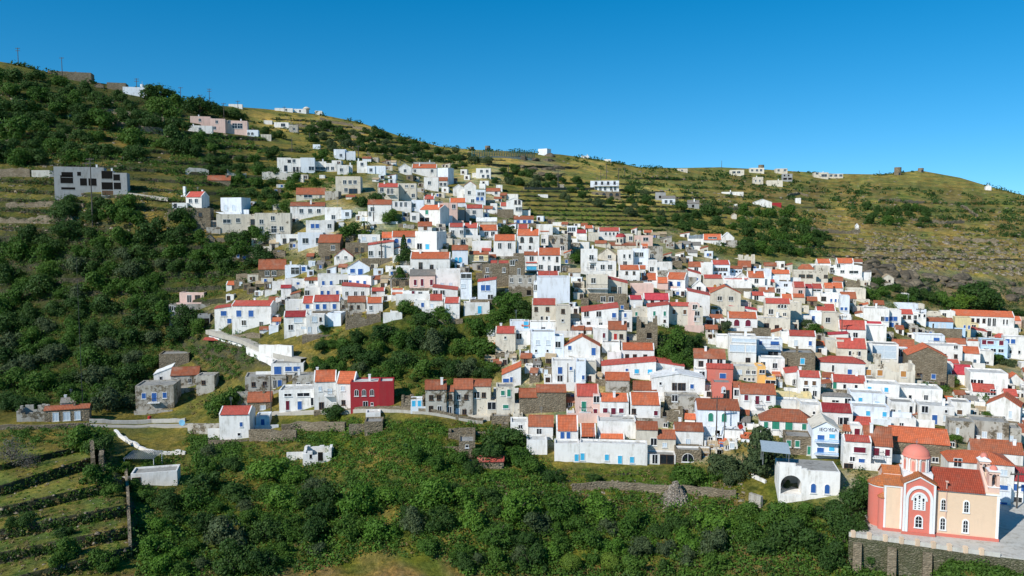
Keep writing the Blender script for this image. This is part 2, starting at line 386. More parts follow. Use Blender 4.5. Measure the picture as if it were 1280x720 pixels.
# ------------------------------------------------------------------ mesh helpers
class MB:
    def __init__(s): s.v = []; s.f = []; s.m = []
    def quad(s, a, b, c, d, m=0):
        n = len(s.v); s.v += [a, b, c, d]; s.f.append((n, n + 1, n + 2, n + 3)); s.m.append(m)
    def poly(s, P_, m=0):
        n = len(s.v); s.v += list(P_); s.f.append(tuple(range(n, n + len(P_)))); s.m.append(m)
    def box(s, x0, x1, y0, y1, z0, z1, m=0):
        n = len(s.v)
        s.v += [(x0, y0, z0), (x1, y0, z0), (x1, y1, z0), (x0, y1, z0), (x0, y0, z1), (x1, y0, z1), (x1, y1, z1), (x0, y1, z1)]
        for f in ((0, 3, 2, 1), (4, 5, 6, 7), (0, 1, 5, 4), (1, 2, 6, 5), (2, 3, 7, 6), (3, 0, 4, 7)):
            s.f.append(tuple(n + i for i in f)); s.m.append(m)
    def hexa(s, P8, m=0):
        n = len(s.v); s.v += list(P8)
        for f in ((0, 3, 2, 1), (4, 5, 6, 7), (0, 1, 5, 4), (1, 2, 6, 5), (2, 3, 7, 6), (3, 0, 4, 7)):
            s.f.append(tuple(n + i for i in f)); s.m.append(m)
    def slab(s, a, b, c, d, t, m=0):   # four corners (ccw from above), thickness t downward
        dn = lambda p: (p[0], p[1], p[2] - t)
        s.hexa([dn(a), dn(b), dn(c), dn(d), a, b, c, d], m)
    def prism(s, pts2, y0, y1, m=0):   # profile in x,z extruded along y; ccw seen from -y
        n = len(s.v); k = len(pts2)
        s.v += [(x, y0, z) for x, z in pts2] + [(x, y1, z) for x, z in pts2]
        s.f.append(tuple(range(n, n + k))); s.m.append(m)
        s.f.append(tuple(range(n + 2 * k - 1, n + k - 1, -1))); s.m.append(m)
        for i in range(k):
            j = (i + 1) % k
            s.f.append((n + i, n + k + i, n + k + j, n + j)); s.m.append(m)
    def prismx(s, pts2, x0, x1, m=0):  # profile in y,z extruded along x
        n = len(s.v); k = len(pts2)
        s.v += [(x0, y, z) for y, z in pts2] + [(x1, y, z) for y, z in pts2]
        s.f.append(tuple(range(n + k - 1, n - 1, -1))); s.m.append(m)
        s.f.append(tuple(range(n + k, n + 2 * k))); s.m.append(m)
        for i in range(k):
            j = (i + 1) % k
            s.f.append((n + i, n + j, n + k + j, n + k + i)); s.m.append(m)
    def lathe(s, prof, cx=0, cy=0, seg=16, m=0, a0=0, a1=2 * PI):
        full = abs(a1 - a0 - 2 * PI) < 1e-6; n = len(s.v); cols = seg if full else seg + 1
        for i in range(cols):
            a = a0 + (a1 - a0) * i / seg
            for r, z in prof: s.v.append((cx + r * math.cos(a), cy + r * math.sin(a), z))
        k = len(prof)
        for i in range(seg):
            j = (i + 1) % cols
            for q in range(k - 1):
                s.f.append((n + i * k + q, n + j * k + q, n + j * k + q + 1, n + i * k + q + 1)); s.m.append(m)
    def tube(s, a, b, r0, r1, seg=6, m=0):
        a = Vector(a); b = Vector(b); d = (b - a).normalized(); u = d.orthogonal().normalized(); w = d.cross(u)
        n = len(s.v)
        for i in range(seg):
            t = 2 * PI * i / seg; o = u * math.cos(t) + w * math.sin(t)
            s.v.append(tuple(a + o * r0)); s.v.append(tuple(b + o * r1))
        for i in range(seg):
            j = (i + 1) % seg
            s.f.append((n + 2 * i, n + 2 * j, n + 2 * j + 1, n + 2 * i + 1)); s.m.append(m)
        s.f.append(tuple(n + 2 * i + 1 for i in range(seg))); s.m.append(m)
    def mesh(s, name, mats):
        me = bpy.data.meshes.new(name); me.from_pydata([tuple(p) for p in s.v], [], s.f)
        for x in (mats if isinstance(mats, (list, tuple)) else [mats]): me.materials.append(x)
        if len(me.materials) > 1: me.polygons.foreach_set("material_index", s.m)
        me.update(); return me
    def build(s, name, mats, parent=None, loc=None):
        return link(name, s.mesh(name, mats), parent, loc)
def link(name, me, parent=None, loc=None):
    o = bpy.data.objects.new(name, me); COL.objects.link(o)
    if parent: o.parent = parent
    if loc is not None: o.location = loc
    return o
def empty(name, loc, rz=0): 
    o = bpy.data.objects.new(name, None); COL.objects.link(o); o.location = loc; o.rotation_euler = (0, 0, rz); o.empty_display_size = .5
    return o
def tag(o, label=None, cat=None, group=None, kind=None):
    if label: o["label"] = label
    if cat: o["category"] = cat
    if group: o["group"] = group
    if kind: o["kind"] = kind
    return o

# ------------------------------------------------------------------ windows and doors (shared meshes)
_wc = {}
def window_meshes(code, arch, w, h, door):
    key = (code, arch, round(w * 6), round(h * 6), door)
    if key in _wc: return _wc[key]
    w = max(.4, round(w * 6) / 6); h = max(.4, round(h * 6) / 6)
    fr = MB(); t = .055
    def outline(w, h, k=0):
        if not arch: return [(-w / 2, -h / 2), (w / 2, -h / 2), (w / 2, h / 2), (-w / 2, h / 2)]
        r = w / 2; P_ = [(-r, -h / 2), (r, -h / 2)]
        for i in range(9):
            a = PI * i / 8; P_.append((r * math.cos(a), h / 2 - r + r * math.sin(a)))
        return P_
    o = outline(w + 2 * t, h + 2 * t); q = outline(w, h)
    n = len(o)
    for i in range(n):
        j = (i + 1) % n
        fr.hexa([(o[i][0], -.07, o[i][1]), (o[j][0], -.07, o[j][1]), (q[j][0], -.07, q[j][1]), (q[i][0], -.07, q[i][1]),
                 (o[i][0], .03, o[i][1]), (o[j][0], .03, o[j][1]), (q[j][0], .03, q[j][1]), (q[i][0], .03, q[i][1])])
    if not door: fr.box(-w / 2 - .14, w / 2 + .14, -.14, .02, -h / 2 - .16, -h / 2 - .092)
    if code == 'h': fr = MB(); fr.box(-w / 2 - .06, w / 2 + .06, -.05, .02, -h / 2 - .12, -h / 2 - .003)
    if code in 'kw' and w > .6: fr.box(-.03, .03, -.035, .02, -h / 2 + .002, h / 2 - .02)
    if code in 'kw' and h > 1.6 and w > 1.2: fr.box(-w / 2 + .002, w / 2 - .002, -.033, .02, .2, .26)
    pn = MB(); P_ = outline(w, h)
    pn.poly([(x, -.016, z) for x, z in P_])
    if code not in 'kwh':   # boarded leaves with a centre gap
        s = w / 2 - .03
        if s > .1:
            for sg in (-1, 1):
                pn.box(min(sg * .02, sg * s), max(sg * .02, sg * s), -.045, -.017, -h / 2 + .03, h / 2 - (.03 if not arch else w * .35))
    nm = ("door" if door else "window")
    fm = WALLM['g'] if code == 'h' else PANEM['n'] if (code == 'k' and random.random() < .25) else TRIM
    _wc[key] = (fr.mesh(nm, fm), pn.mesh("door_leaf" if door else "pane", PANEM[code]))
    return _wc[key]
def add_opening(parent, code, arch, door, x, y, z, w, h, rz=0, sub=True):
    a, b = window_meshes(code, arch, w, h, door)
    o = link("door" if door else "window", a, parent, (x, y, z)); o.rotation_euler = (0, 0, rz)
    c = link("door_leaf" if door else "pane", b, o)
    return o
# ------------------------------------------------------------------ survey of the houses
# sheet: origin and scale of the survey sheet; a line: roof kind, wall, left, right, eaves, foot, [roof tile, ridge], [s side edge] | openings
SHEETS = {'A1': (180, 180, .203125), 'A2': (420, 180, .203125), 'A3': (640, 240, .203125), 'A4': (860, 280, .203125), 'A5': (1060, 300, .1723),
 'A6': (180, 310, .203125), 'A7': (420, 310, .203125), 'B1': (600, 340, .203125), 'B2': (800, 380, .203125), 'B3': (1020, 380, .203125), 'B4': (160, 420, .203125),
 'B5': (400, 440, .203125), 'B6': (620, 450, .203125), 'B7': (840, 490, .203125), 'B8': (1040, 520, .2778), 'C1': (0, 50, .25), 'C2': (0, 200, .25), 'C3': (0, 360, .25),
 'C4': (0, 520, .2778), 'C5': (300, 520, .2778), 'C7': (300, 90, .25), 'C8': (580, 160, .25), 'D1': (860, 180, .1641), 'D2': (1070, 180, .1641), 'D3': (1100, 460, .1406), 'D4': (1000, 480, .1016)}
SURVEY = """
@A1
G w 262 352 325 390 r 295 s408 | k350:288,322 # small white house with red roof perched on a brown stone base
F w 177 262 362 404 | K380:195(14x26)
F s 148 262 400 468 | k440:205(18x16)
F s 262 405 394 528 s428 | k435:348(18x24)
F W 477 597 330 430 s680 | aw390:507,552(18x34) # square blue-white house with two arched windows above the cream house
F c 455 690 432 548 | k475:515(45x22);k470:580;k480:668(28x32);k525:660(26x26);bal505:635-690
F c 690 898 425 590 | k458:795;k478:728;k520:728,845;K525:800(28x40);bal548:772-832 # long cream three-storey house left of the white terraces
F S 410 455 470 528 | k500:430(28x40)
F w 815 945 555 612 | k595:865(20x26),905,925(20x26)
G c 940 1112 308 342 t 270 | k322:1010(50x15);K325:1085(14x26)
G w 905 1110 382 455 t 360 | k412:970,1022,1074
F S 1115 1195 290 345 s1215 |
F w 1115 1215 390 470 | k450:1165
F w 1000 1168 470 562 | b505:1040,1068;k505:1140
F W 950 1100 545 640 | k595:995(34x30),1075(34x34)
G s 1075 1205 605 682 t 560 s1230 | k637:1163
F W 1215 1275 405 462 | k432:1250
F w 822 905 85 172 | k105:905(18x14);K150:872(18x34)
F w 905 1003 90 175 | k155:925,945,965(10x26);k105:925
F W 965 1050 85 178 | k150:1030(30x22)
F w 1050 1120 108 165 | k150:1085(60x16)
F w 1118 1185 118 170 | k150:1130,1160
F w 1190 1260 130 188 | k160:1215
G s 395 528 222 238 t 195 |
P s 372 435 590 615 g 562 |
@A2
F c 0 150 200 308 s165 | k235:55,87,117;k283:62;k290:105(48x30) # grey-cream two-storey block below the white terraces
F W 0 55 35 95 | k70:30
F W 57 118 45 92 | k75:85
F w 130 190 105 178 | k125:160
F W 192 240 135 182 | k160:215
F W 242 305 135 186 s310 |
F w 15 100 130 182 | k160:50,75
P w 385 465 148 188 w 122 s470 | k165:425
G w 468 620 148 198 o 124 | k165:485,590
F g 475 610 112 140 |
F W 625 690 148 245 s735 |
F w 542 630 205 286 | k240:575
G w 585 685 226 268 t 205 s690 | k248:615,645,670
F w 862 952 150 212 | k168:895,930;k198:905,935 # small white house with four windows above the village
F w 838 870 178 206 |
G c 258 385 265 342 r 243 | k283:283;K290:322,343(12x32);bal310:312-355
F c 387 495 243 352 | k260:435,470(18x14);k318:475
G w 198 340 372 478 t 345 | k402:225;K430:190(16x30)
F w 347 463 352 405 | K372:370(14x28),400,428(14x28)
F W 465 540 345 418 | k378:480
G w 515 640 403 492 o 378 s712 | k465:530,562(20x22);g420:560
F w 455 513 422 482 | k455:480
F W 645 712 440 496 | k470:630;k468:680
G w 540 605 338 375 r 315 | k350:570
G W 700 800 358 385 o 335 |
F p 640 693 362 432 | k395:665
F p 695 748 362 482 | k385:725
F g 752 820 405 472 |
G w 800 905 395 458 r 375 | k420:850
P w 720 790 272 322 w 250 |
F w 745 822 278 348 | k320:795
P w 790 862 255 362 r 230 | k355:840;k300:820
F W 860 920 282 372 | k308:880,903;b338:870,898
G w 925 1010 290 314 t 273 | k300:985
F w 1047 1120 308 352 | 
P w 1048 1145 352 437 w 332 | k358:1105,1128(14x22);k400:1115,1135
F w 950 992 365 422 | 
F s 993 1090 402 456 |
G w 1010 1062 380 398 r 362 |
G W 1095 1215 463 502 t 445 | b480:1120,1160,1190
G c 865 990 475 503 w 455 |
F w 138 270 557 612 | w582:172,235(24x20)
G w 285 343 575 612 o 545 | k590:310(40x16)
G w 345 495 570 642 o 538 | ab595:373,450;B600:412(22x36)
G w 505 590 505 542 t 482 | n518:550
F w 488 620 538 668 s690 | K630:515(30x36);t632:563(22x32)
F S 612 690 612 668 | k640:632
G w 695 785 510 572 r 490 | k542:718,773(20x24)
G w 787 872 515 572 r 490 | k540:812
G w 882 995 530 577 o 500 | k552:925,965
G w 970 1105 593 692 o 560 | K627:1007,1067(18x36)
G w 1112 1250 562 692 o 527 | ak588:1145,1200(20x32);k635:1133,1193(12x16) # tall white house with long orange roof and two arched windows
F c 768 838 577 622 | k600:785
F w 838 955 597 682 |
G w 898 950 657 692 r 635 |
L w 200 355 622 719 r 600 | k672:215,275
F s 60 195 608 682 | k652:127,162(16x26)
@A3
G w 35 100 222 245 r 202 |
G w 175 225 240 262 o 215 |
F w 150 250 198 262 |
F w 252 290 218 255 |
F W 340 400 208 252 | k230:355,378
F w 178 223 265 348 | k300:187
F S 225 342 265 378 s365 | k300:253,305(16x26);k345:310
G w 395 460 252 288 d 235 |
G w 533 662 240 300 r 222 | k257:577,602,625,648(11x18)
F c 470 532 250 305 |
F c 690 745 258 335 | k285:730
F p 760 865 268 330 | k290:822(30x20)
P c 580 606 325 348 c 312 | 
G w 705 760 343 360 t 322 |
G w 800 835 345 362 o 322 | k352:815
F w 655 745 358 458 | k395:690,723(12x22);k440:695
F W 746 838 350 462 | k385:768,795;k445:788
F S 838 925 335 442 | k395:860
F w 838 893 420 502 | k475:860
F w 895 985 432 478 |
F w 425 525 352 498 | k402:488;k460:492(24x24);bal430:472-510;bal488:458-516
P c 530 638 385 425 c 345 s645 | k398:600(20x18)
F w 517 640 427 518 | k462:557,602
G w 660 785 477 562 o 453 | k497:705,750(14x18);k550:710,755(20x20)
G w 788 820 472 500 o 455 |
G w 795 890 538 568 o 502 | k553:848
G p 892 960 558 602 o 528 |
G w 950 1063 535 602 o 498 s1085 | B575:980(18x45);b565:1025(20x28)
F S 900 1085 482 542 |
L c 592 710 532 632 r 560 | k597:627(32x26);K605:662(18x42)
F c 455 588 512 635 | k545:500;bal592:460-590
F s 470 705 632 685 | k660:610,560
F p 735 870 568 632 |
F s 0 78 402 572 | k490:40(16x34);k430:22;k545:50 # brown stone house with bare walls left of the white gable
F S 80 150 512 578 | k538:108
G w 77 158 388 490 t 370 | k410:120
G w 80 158 435 492 r 408 | t468:120(60x26);bal480:82-158
G w 160 300 387 497 o 347 | k407:193,228(14x22);K415:277(14x34);k462:177;K468:228(16x34);k470:275(38x34)
G w 155 288 512 540 r 490 |
@A4
G w 95 205 95 122 o 55 | k85:150(50x10)
P w 207 282 85 128 w 52 |
F w 0 94 92 118 |
F S 238 300 100 138 |
G w 5 93 262 302 t 235 | k280:50
F w 82 150 238 322 |
G W 150 255 248 332 r 225 | k278:165,178,192,206,220,234(8x16);k310:175,200,225(12x16) # blue-white house with a row of narrow windows and red roof
G W 257 330 274 327 t 262 | k295:275,298,318(10x18)
R c 315 410 192 242 |
G c 310 385 262 285 t 228 | k272:350
L w 0 78 285 372 r 308 | b345:50(22x28)
G c 95 210 333 402 r 315 | ao385:165(20x30)
P w 25 108 385 432 w 350 | k400:65 # tiny white gabled chapel amid cream houses
G w 112 200 408 442 r 395 |
P w 285 370 335 375 w 300 | 
G w 367 470 328 378 o 293 | k350:420
G w 222 375 348 372 r 332 |
F w 220 388 348 412 |
G c 475 535 357 392 r 344 | k372:510
F W 415 510 278 350 |
G w 512 625 305 358 o 285 |
F W 540 640 358 402 | k380:600
F w 532 600 397 432 | k410:555
G w 440 530 417 448 t 393 |
F c 652 783 287 368 | k320:700(34x18),745(34x18)
H c 680 775 280 290 t 232 |
F c 785 858 258 362 | k322:855(20x18)
G w 795 875 240 285 o 217 | k265:820
F w 757 800 248 292 | k268:780
G w 920 1015 240 296 o 212 | k255:950(14x14)
F w 877 1062 258 328 | k257:928;k293:895,950(24x16);k295:1015(50x16);K290:860
G w 895 950 350 382 t 328 |
P c 1197 1263 332 372 c 310 | k350:1212,1238(8x14) # tiny cream chapel on the rocky slope at right
R s 965 1055 345 397 |
F c 985 1088 397 462 |
F S 1090 1122 392 432 | K412:1106(24x34)
G p 650 718 388 452 r 357 | k420:690
G w 719 760 393 452 d 372 |
G w 762 825 395 462 r 370 | k408:790(50x12)
G w 843 888 393 440 o 365 |
G w 890 952 392 442 o 362 |
F w 820 934 428 502 | b470:880,905,930(12x18);k460:832(26x24)
F W 936 990 442 552 | b522:928,970(14x18)
G c 945 1030 457 525 t 420 | k475:1000
G w 388 468 438 472 r 420 | k455:420
G w 575 642 462 502 o 434 |
G c 644 718 450 482 o 432 |
F c 625 695 482 602 |
G c 472 624 487 617 r 460 | ak505:557,575,593(12x22);k558:550,590(18x26);k540:510
F c 430 622 578 655 | K630:485(26x34);K640:545(20x34)
P c 140 320 425 514 o 382 | k458:195(26x26),262(26x26)
L w 0 132 410 565 r 438 | 
G w 248 422 578 656 o 543 | am608:300,367(30x42) # white house with orange roof and two maroon arched windows
L w 255 420 503 545 p 528 |
F p 0 68 492 642 | k510:40(26x26);k580:60
F w 690 758 562 617 | 
G w 792 905 542 592 r 512 |
F W 752 830 542 612 | b580:772(18x30)
G w 845 895 510 535 r 495 |
F c 832 925 545 652 | k590:860
@A5
F w 118 288 495 602 | k570:248;b572:318
F w 290 378 507 637 | b571:312,340;b616:318;K618:352(16x36)
G w 365 468 535 622 r 505 | k558:408,440(16x24);K608:418(16x28)
F w 470 560 532 612 | k562:482;k548:515,548(14x24);k600:472
F W 355 500 462 518 |
F c 502 550 466 524 |
G b 548 747 590 657 t 565 | K625:620(10x40);w620:662,692(18x30) # pale blue cottage with brown roof behind the schoolyard
F c 577 665 522 568 |
F w 675 770 517 564 | k545:700
G w 775 1170 552 642 o 512 | k585:845,880,912,945,982(17x30);K593:1015,1046(21x58);k588:1105,1125(8x38) # long school house with orange roof and white pilasters between tall windows
G p 1175 1250 582 627 o 555 | k600:1203(14x22)
F y 778 880 562 719 | b630:840,868(12x24);b680:832(16x28)
F y 882 940 608 682 | k630:910
L w 885 998 645 719 r 662 |
F w 1000 1040 652 712 | k680:1020(30x40)
F w 402 440 390 442 |
@A6
F p 225 365 273 342 s402 | K312:280(24x42);k303:328(26x24) # unfinished pinkish block house above the red-roofed white house
F S 165 400 345 420 | k372:192(24x24);k368:150;K382:262(24x36);k377:295(22x24)
F g 335 405 412 490 | K460:372(60x54)
G s 710 870 128 187 t 72 | k155:760,800
F W 870 958 107 180 | K140:930(48x40)
F W 965 1003 108 152 | b130:982
F w 868 988 190 242 | b225:947(18x28)
G w 990 1070 198 242 t 186 | k210:1030(30x22)
F w 990 1085 243 302 | k275:962
F w 1072 1258 162 230 | b215:1105,1152(16x24);k210:1213,1265
F w 1085 1250 236 292 | b275:1097,1135,1190(18x24);k280:1235
G w 548 780 354 494 r 325 s835 | b403:590,661(30x38);k460:618;K473:719(20x38) # long white house with red roof and two blue windows beside the ramp
L w 440 546 372 494 r 358 | b402:493(35x30);b450:525
F W 770 825 477 522 |
G w 845 905 245 300 d 233 |
G w 975 1042 337 402 r 298 | b360:1007(22x28)
G w 1044 1205 328 402 r 291 | b360:1070,1112,1171(22x30) # white house with red roof and three blue windows above its terrace
F w 872 973 322 402 |
G w 865 1000 422 540 d 388 | w443:950(52x28);k487:905;w500:980
F w 1002 1110 412 532 | w437:1050;k437:1087(10x16);w500:1020,1075(20x34)
F w 1112 1212 410 482 s1245 | 
@A7
P w -10 104 52 96 r 6 | k58:12,60(14x18)
G w 458 700 64 136 o 28 | K110:521(20x40);K118:588(22x28)
G W 715 812 12 96 t -14 | at72:740,765(20x32)
G y 820 936 38 102 t 22 | k60:893(24x26);bal80:838-932
P W 72 207 117 167 c 75 | b140:103(30x26);B148:150(30x40) # blue-white gabled house with cream pediment and blue doors
F w 78 215 170 242 s305 | b213:83,135,177(16x24)
L w 40 206 230 318 r 242 | k280:68,120,163(18x24)
G w 215 300 264 308 r 247 | k270:235(22x15)
G S 75 180 332 405 t 298 | k362:97,138(14x18)
F S 30 82 320 402 | k360:45(14x18)
G w 190 287 337 407 o 305 | k368:215(20x28)
R s 60 275 405 482 |
F W -50 30 400 482 s62 |
G p 455 610 168 247 g 135 | m212:488(18x36),530(18x45),587(18x36) # pinkish house with three maroon shutters and grey roof
F w 614 765 132 242 | w225:652,705(16x20)
F W 767 835 157 317 | w232:782(24x24);k172:800(60x28)
L w 595 748 240 312 r 258 | k275:612,655
G w 340 415 283 322 o 252 |
F w 415 572 264 302 | m285:475(18x40);k283:518(20x26)
G w 573 660 320 372 r 287 | w355:590(18x22)
G w 665 760 337 437 r 305 | w360:687(18x22)
F w 480 572 322 377 | b350:533(20x26)
L W 872 985 207 332 r 192 | b245:905,935(28x36);K300:950(30x28)
F w 787 945 337 412 | T380:884(24x46)
F s 900 1062 100 242 | k135:932,1033(16x28);k182:928
G s 955 1060 99 130 r 80 | k135:1033
F s 1065 1160 82 242 | K145:1125(18x38);k90:1085
F S 1062 1228 167 252 | k198:1080,1133,1193(16x28)
R s 1065 1225 245 302 | k275:1187
F w 335 385 387 415 |
@B1
F W 355 552 32 197 |  # big blank white windowless block
F W 330 354 60 160 | k95:372(20x34)
G c 320 468 200 305 r 165 | k228:345,415(18x26);k285:380,412(16x22)
F c 470 556 207 372 | k240:510(18x26);k298:508(14x14)
F w 308 548 307 368 | k348:388(26x20);K355:505(78x34)
F W 312 460 366 522 | w432:355,418(22x26);k485:345,415(10x14)
F W 460 516 395 532 | k445:460
P w 518 738 455 532 o 395 | b467:552(20x26);B488:698(28x48)
G c 95 218 374 492 r 336 | k403:155(8x16)
F w 222 310 367 452 | k395:230
F W 185 303 302 362 |
G w 258 303 330 362 o 305 | T345:290
L w 135 252 632 712 o 578 | b668:160(35x26);b662:193(14x30)
F w 445 588 545 692 | b605:492(26x40);k655:492;b592:558(16x20)
F W 590 650 550 690 | b648:635(18x26)
F c 645 715 552 642 |
L w 625 850 245 347 r 215 | k258:655,730;k320:668(18x26),742(20x20);b265:823(24x28)
F w 852 935 245 362 | b265:893(16x24);k325:903
G c 790 900 352 442 t 305 | r398:833(20x40);k395:868(18x26)
F w 700 788 352 442 | m390:762(16x28);
F w 750 860 432 502 |
G w 870 1070 477 562 o 438 | k520:905,952,1015(20x26)
F w 785 868 492 557 |
L w 750 1080 577 652 r 545 | t610:963,1043(26x28);b602:903(16x16)
L w 1085 1255 555 642 r 578 | k615:1187(16x24)
G w 918 1000 167 222 p 147 |
G w 1008 1165 169 217 p 133 | k185:1060,1117(16x22)
L w 1030 1160 215 327 r 197 | g255:1072,1135(16x30);k300:1072(14x16),1135(8x10)
G c 1160 1290 207 332 r 190 | n245:1193,1258(18x28)
F c 935 1028 222 292 | g258:962(16x24)
R s 965 1090 292 472 | k390:1040
@B2
F c 312 385 20 152 | k60:350
F W 712 870 217 332 | b240:742(22x24);b240:825(50x24);K308:817(60x36);bal270:750-850;bal330:740-868
F w 548 710 197 367 | w272:597(85x42),683(56x42);K348:662(25x36);w222:640(140x18) # glass-fronted white house in the middle of the village
F w 470 546 197 272 |
F s 525 690 168 192 |
F w 740 885 335 432 | k370:757(26x26);k378:828(26x30)
G w 915 1075 195 285 r 165 | w240:960(18x34);b240:1043(20x26)
F w 865 913 168 242 |
F s 878 1070 298 397 | t350:997(24x34) # flat-topped dry stone house with a turquoise door
G w 335 522 333 422 t 278 | k355:428,487;K373:375(24x42)
F w 335 408 405 472 | K430:380(34x34)
G n 412 568 395 482 r 370 | B447:508(36x45) # salmon pink house with red roof and dark blue balcony door
F n 450 562 482 597 | aw525:512(24x36);K585:530
F c 565 728 382 472 | w418:613(24x24);k418:662,697(20x22);k478:645,670,695(8x8)
F o 722 770 382 492 | k415:757(32x22)
F o 772 833 452 522 | k480:775(60x20) # small orange house beside the salmon house
G w 622 828 552 657 t 490 | m577:655,783(22x32);m590:720(25x50);bal625:702-745
G w 575 620 510 602 t 480 | k545:583
P w 75 395 455 565 w 428 | K508:212(26x44),255(44x44);b505:317(20x26);k490:127(12x16)
F S 160 360 568 642 | k580:215(18x20)
G w 975 1105 447 577 r 412 | n485:1020,1067(22x26);K548:1072(20x34);k537:1020
L w 895 973 425 502 r 412 | K475:962(24x34);k525:963
R y 840 1050 552 612 |
F w 835 978 592 652 |
@B3
G w 145 300 153 212 r 102 | k190:200(16x24),240(26x30)
F w 303 425 133 232 |
G w 312 405 137 160 p 110 |
L w 80 195 190 217 p 180 |
G c 130 305 270 342 r 212 | k303:208,262(12x26) # weathered cream stone house with a bright red roof beside a vaulted block
F c 60 165 218 302 |
F w 345 497 247 362 | w295:410(135x78) # white house with one huge pale glazed front
F w 305 343 242 347 | k298:322(14x28)
F W 498 570 277 372 | K300:503,528(16x44)
G w 480 598 270 312 t 212 |
G w 520 600 297 332 r 267 |
P s 570 788 318 472 o 262 | b443:717(24x28);k435:640(30x16) # big brown stone gabled house with an orange roof edge
G w 835 955 430 497 p 374 | k487:965,1015(20x20)
F w 790 838 368 472 |
G w 810 880 362 392 r 348 |
F W 618 780 192 264 | b215:735(30x20);bal245:690-780
F w 690 885 257 347 | k262:848(22x20);k318:790,850(16x20)
G w 812 915 243 262 t 213 |
F b 1025 1165 224 327 | m237:1035,1073(34x20),1130;k285:1052(28x18),1090(26x18),1130(26x18) # violet-blue three-storey house under the school
G w 888 1000 302 372 o 262 |
F w 1002 1085 290 372 | k365:1050(20x20)
F w 1165 1280 202 332 | b230:1180,1210;k295:1175,1200,1245(10x20)
G w 1170 1250 225 245 r 205 |
H w 1110 1165 207 240 r 180 |
F w 960 1160 422 562 | k485:965,1015
G w 1042 1178 450 502 t 422 |
P w 1175 1275 478 502 o 428 |
G w 965 1098 537 592 r 492 | k552:1050(30x10);k540:1088
G w 1165 1230 562 600 r 525 |
H w 30 290 362 442 r 318 | k398:107(12x40);b415:203(24x30)
G w 105 300 480 542 r 438 | k508:177,242(18x26);g505:90(22x42)
R c 285 590 372 507 | o425:330,395,525(28x34) # long roofless cream ruin with blocked windows
F w 305 500 492 602 | t525:333,427(22x26)
F W 215 415 547 632 | t600:275(20x46);t605:370(26x16)
F W 228 440 632 719 | t673:320,412(24x30) # blue-white house with four turquoise shutters
@D3
F w 190 530 182 332 | k265:275(24x36);K268:400(34x60)
F w 355 638 335 502 | b460:485(42x86);w440:570(36x46);k372:405;k378:572(20x24)
F w 637 790 302 452 | n392:706(36x40)
F w 100 300 302 432 | K375:265(26x80);K395:102(30x52);w405:175(26x60)
F w 80 305 442 522 | k500:190(30x28)
F S 625 820 472 650 | w560:690(18x50)
F S 822 1115 472 682 | w595:930,1045(34x56)
F S 1117 1240 532 719 | w620:1165(24x34);k700:1145
P w 962 1220 330 482 o 248 s1240 | k440:1098(14x24);w405:1145(26x60)
G p 830 1130 692 719 t 637 |
@D4
G w 265 630 342 522 d 238 | k450:525(120x90);w450:500(40x80)
F w 20 262 255 422 | k352:168(26x30)
H w 290 620 152 252 g 105 | K210:575(70x80);k212:435(80x26)
G w 640 880 507 560 r 405 |
F w 625 758 512 642 | m590:700(60x90)
@B4
F s 200 370 108 192 s397 |  # square flat-topped brown stone hut above the ruins
L w 165 270 235 302 w 192 | k262:205(14x26)
G S 272 430 240 322 t 190 | k275:300,380(16x28)
F S 425 530 242 357 s562 | k285:468(16x24)
F S 60 275 302 462 s322 | b365:107(22x32);B375:165(28x52);b365:224(22x32);bal405:132-200 # peeling grey-white house with three blue openings on the left
F S 728 970 247 347 | k293:777,842(22x26);b298:932(26x50);k298:903(18x48)
F w 885 1078 167 252 s1102 | B210:925(42x48);b202:988,1037(36x28) # flat-roofed white house with open blue shutters on the left
G s 740 880 402 462 t 345 | w440:830(30x25)
F S 1015 1145 242 327 | k302:1050,1107(22x30)
F w 935 1145 330 462 | k360:988(42x18),1080(75x20);m425:985(20x55);B427:1057(26x52);k405:1132(18x45)
G w 570 746 480 640 r 430 s785 | b543:697(18x30);k605:683(14x16) # lone white cube house with red roof beside the stone ramp
F W 790 870 492 562 | b532:830(22x45)
@B5
G w -33 100 177 357 o 112 | w223:3(16x28);w240:62(25x30);bal265:28-92;K330:10(24x40)
G w 104 213 188 357 o 120 s245 | w223:143(20x26);k310:145(20x26)
F m 190 365 182 352 | ak248:227,272,320(20x36);k320:280(28x30);k320:320(10x14) # crimson house with three white-framed arched windows
F m 366 455 178 335 |
G S 650 778 227 387 t 172 | k278:685,732(22x28);k345:683(20x26);K355:735(22x46)
G S 780 823 240 387 t 207 | k275:800(20x28);K358:797(20x46)
G S 825 940 224 387 t 165 | k275:855(22x34),900(22x28);k368:888(24x30);w370:848(20x40)
G c 942 1050 207 387 t 168 | k262:1008(22x30),965
F c 1086 1198 212 392 | g250:1125(22x26),1163(22x46);g335:1143(34x24) # cream house with three green shutters beside the terrace row
F c 1030 1084 297 392 | K330:1062(50x42)
F s 1055 1170 394 442 |
F W 560 630 292 347 | T320:577,612(22x44)
R s 500 640 280 345 |
F w 283 372 372 427 |
F s 275 385 428 502 |
R s 790 955 490 547 |
F s 857 955 547 662 | k578:905(20x12)
G s 970 1130 672 719 r 643 |
@C5
R w 285 410 152 216 | k180:320(10x16);K182:362(24x40) # roofless white ruin overgrown inside
@B6
G s 145 252 227 332 t 175 |
F c 110 193 267 332 | k307:160(20x24)
G s 250 430 195 322 t 152 | # blank brown stone wall house with rusty roof edge
F w 90 198 382 472 | k410:150(22x22)
G w 200 350 405 492 t 340 | k445:265(28x50)
F w 190 315 492 582 |
G w 372 505 430 512 o 340 | b465:408,445(24x50);k530:425(26x30) # white house with steep orange roof and twin blue shutters
G w 520 615 462 512 o 372 | k485:560(88x32)
F w 360 513 512 627 d3 | t600:515(24x44)
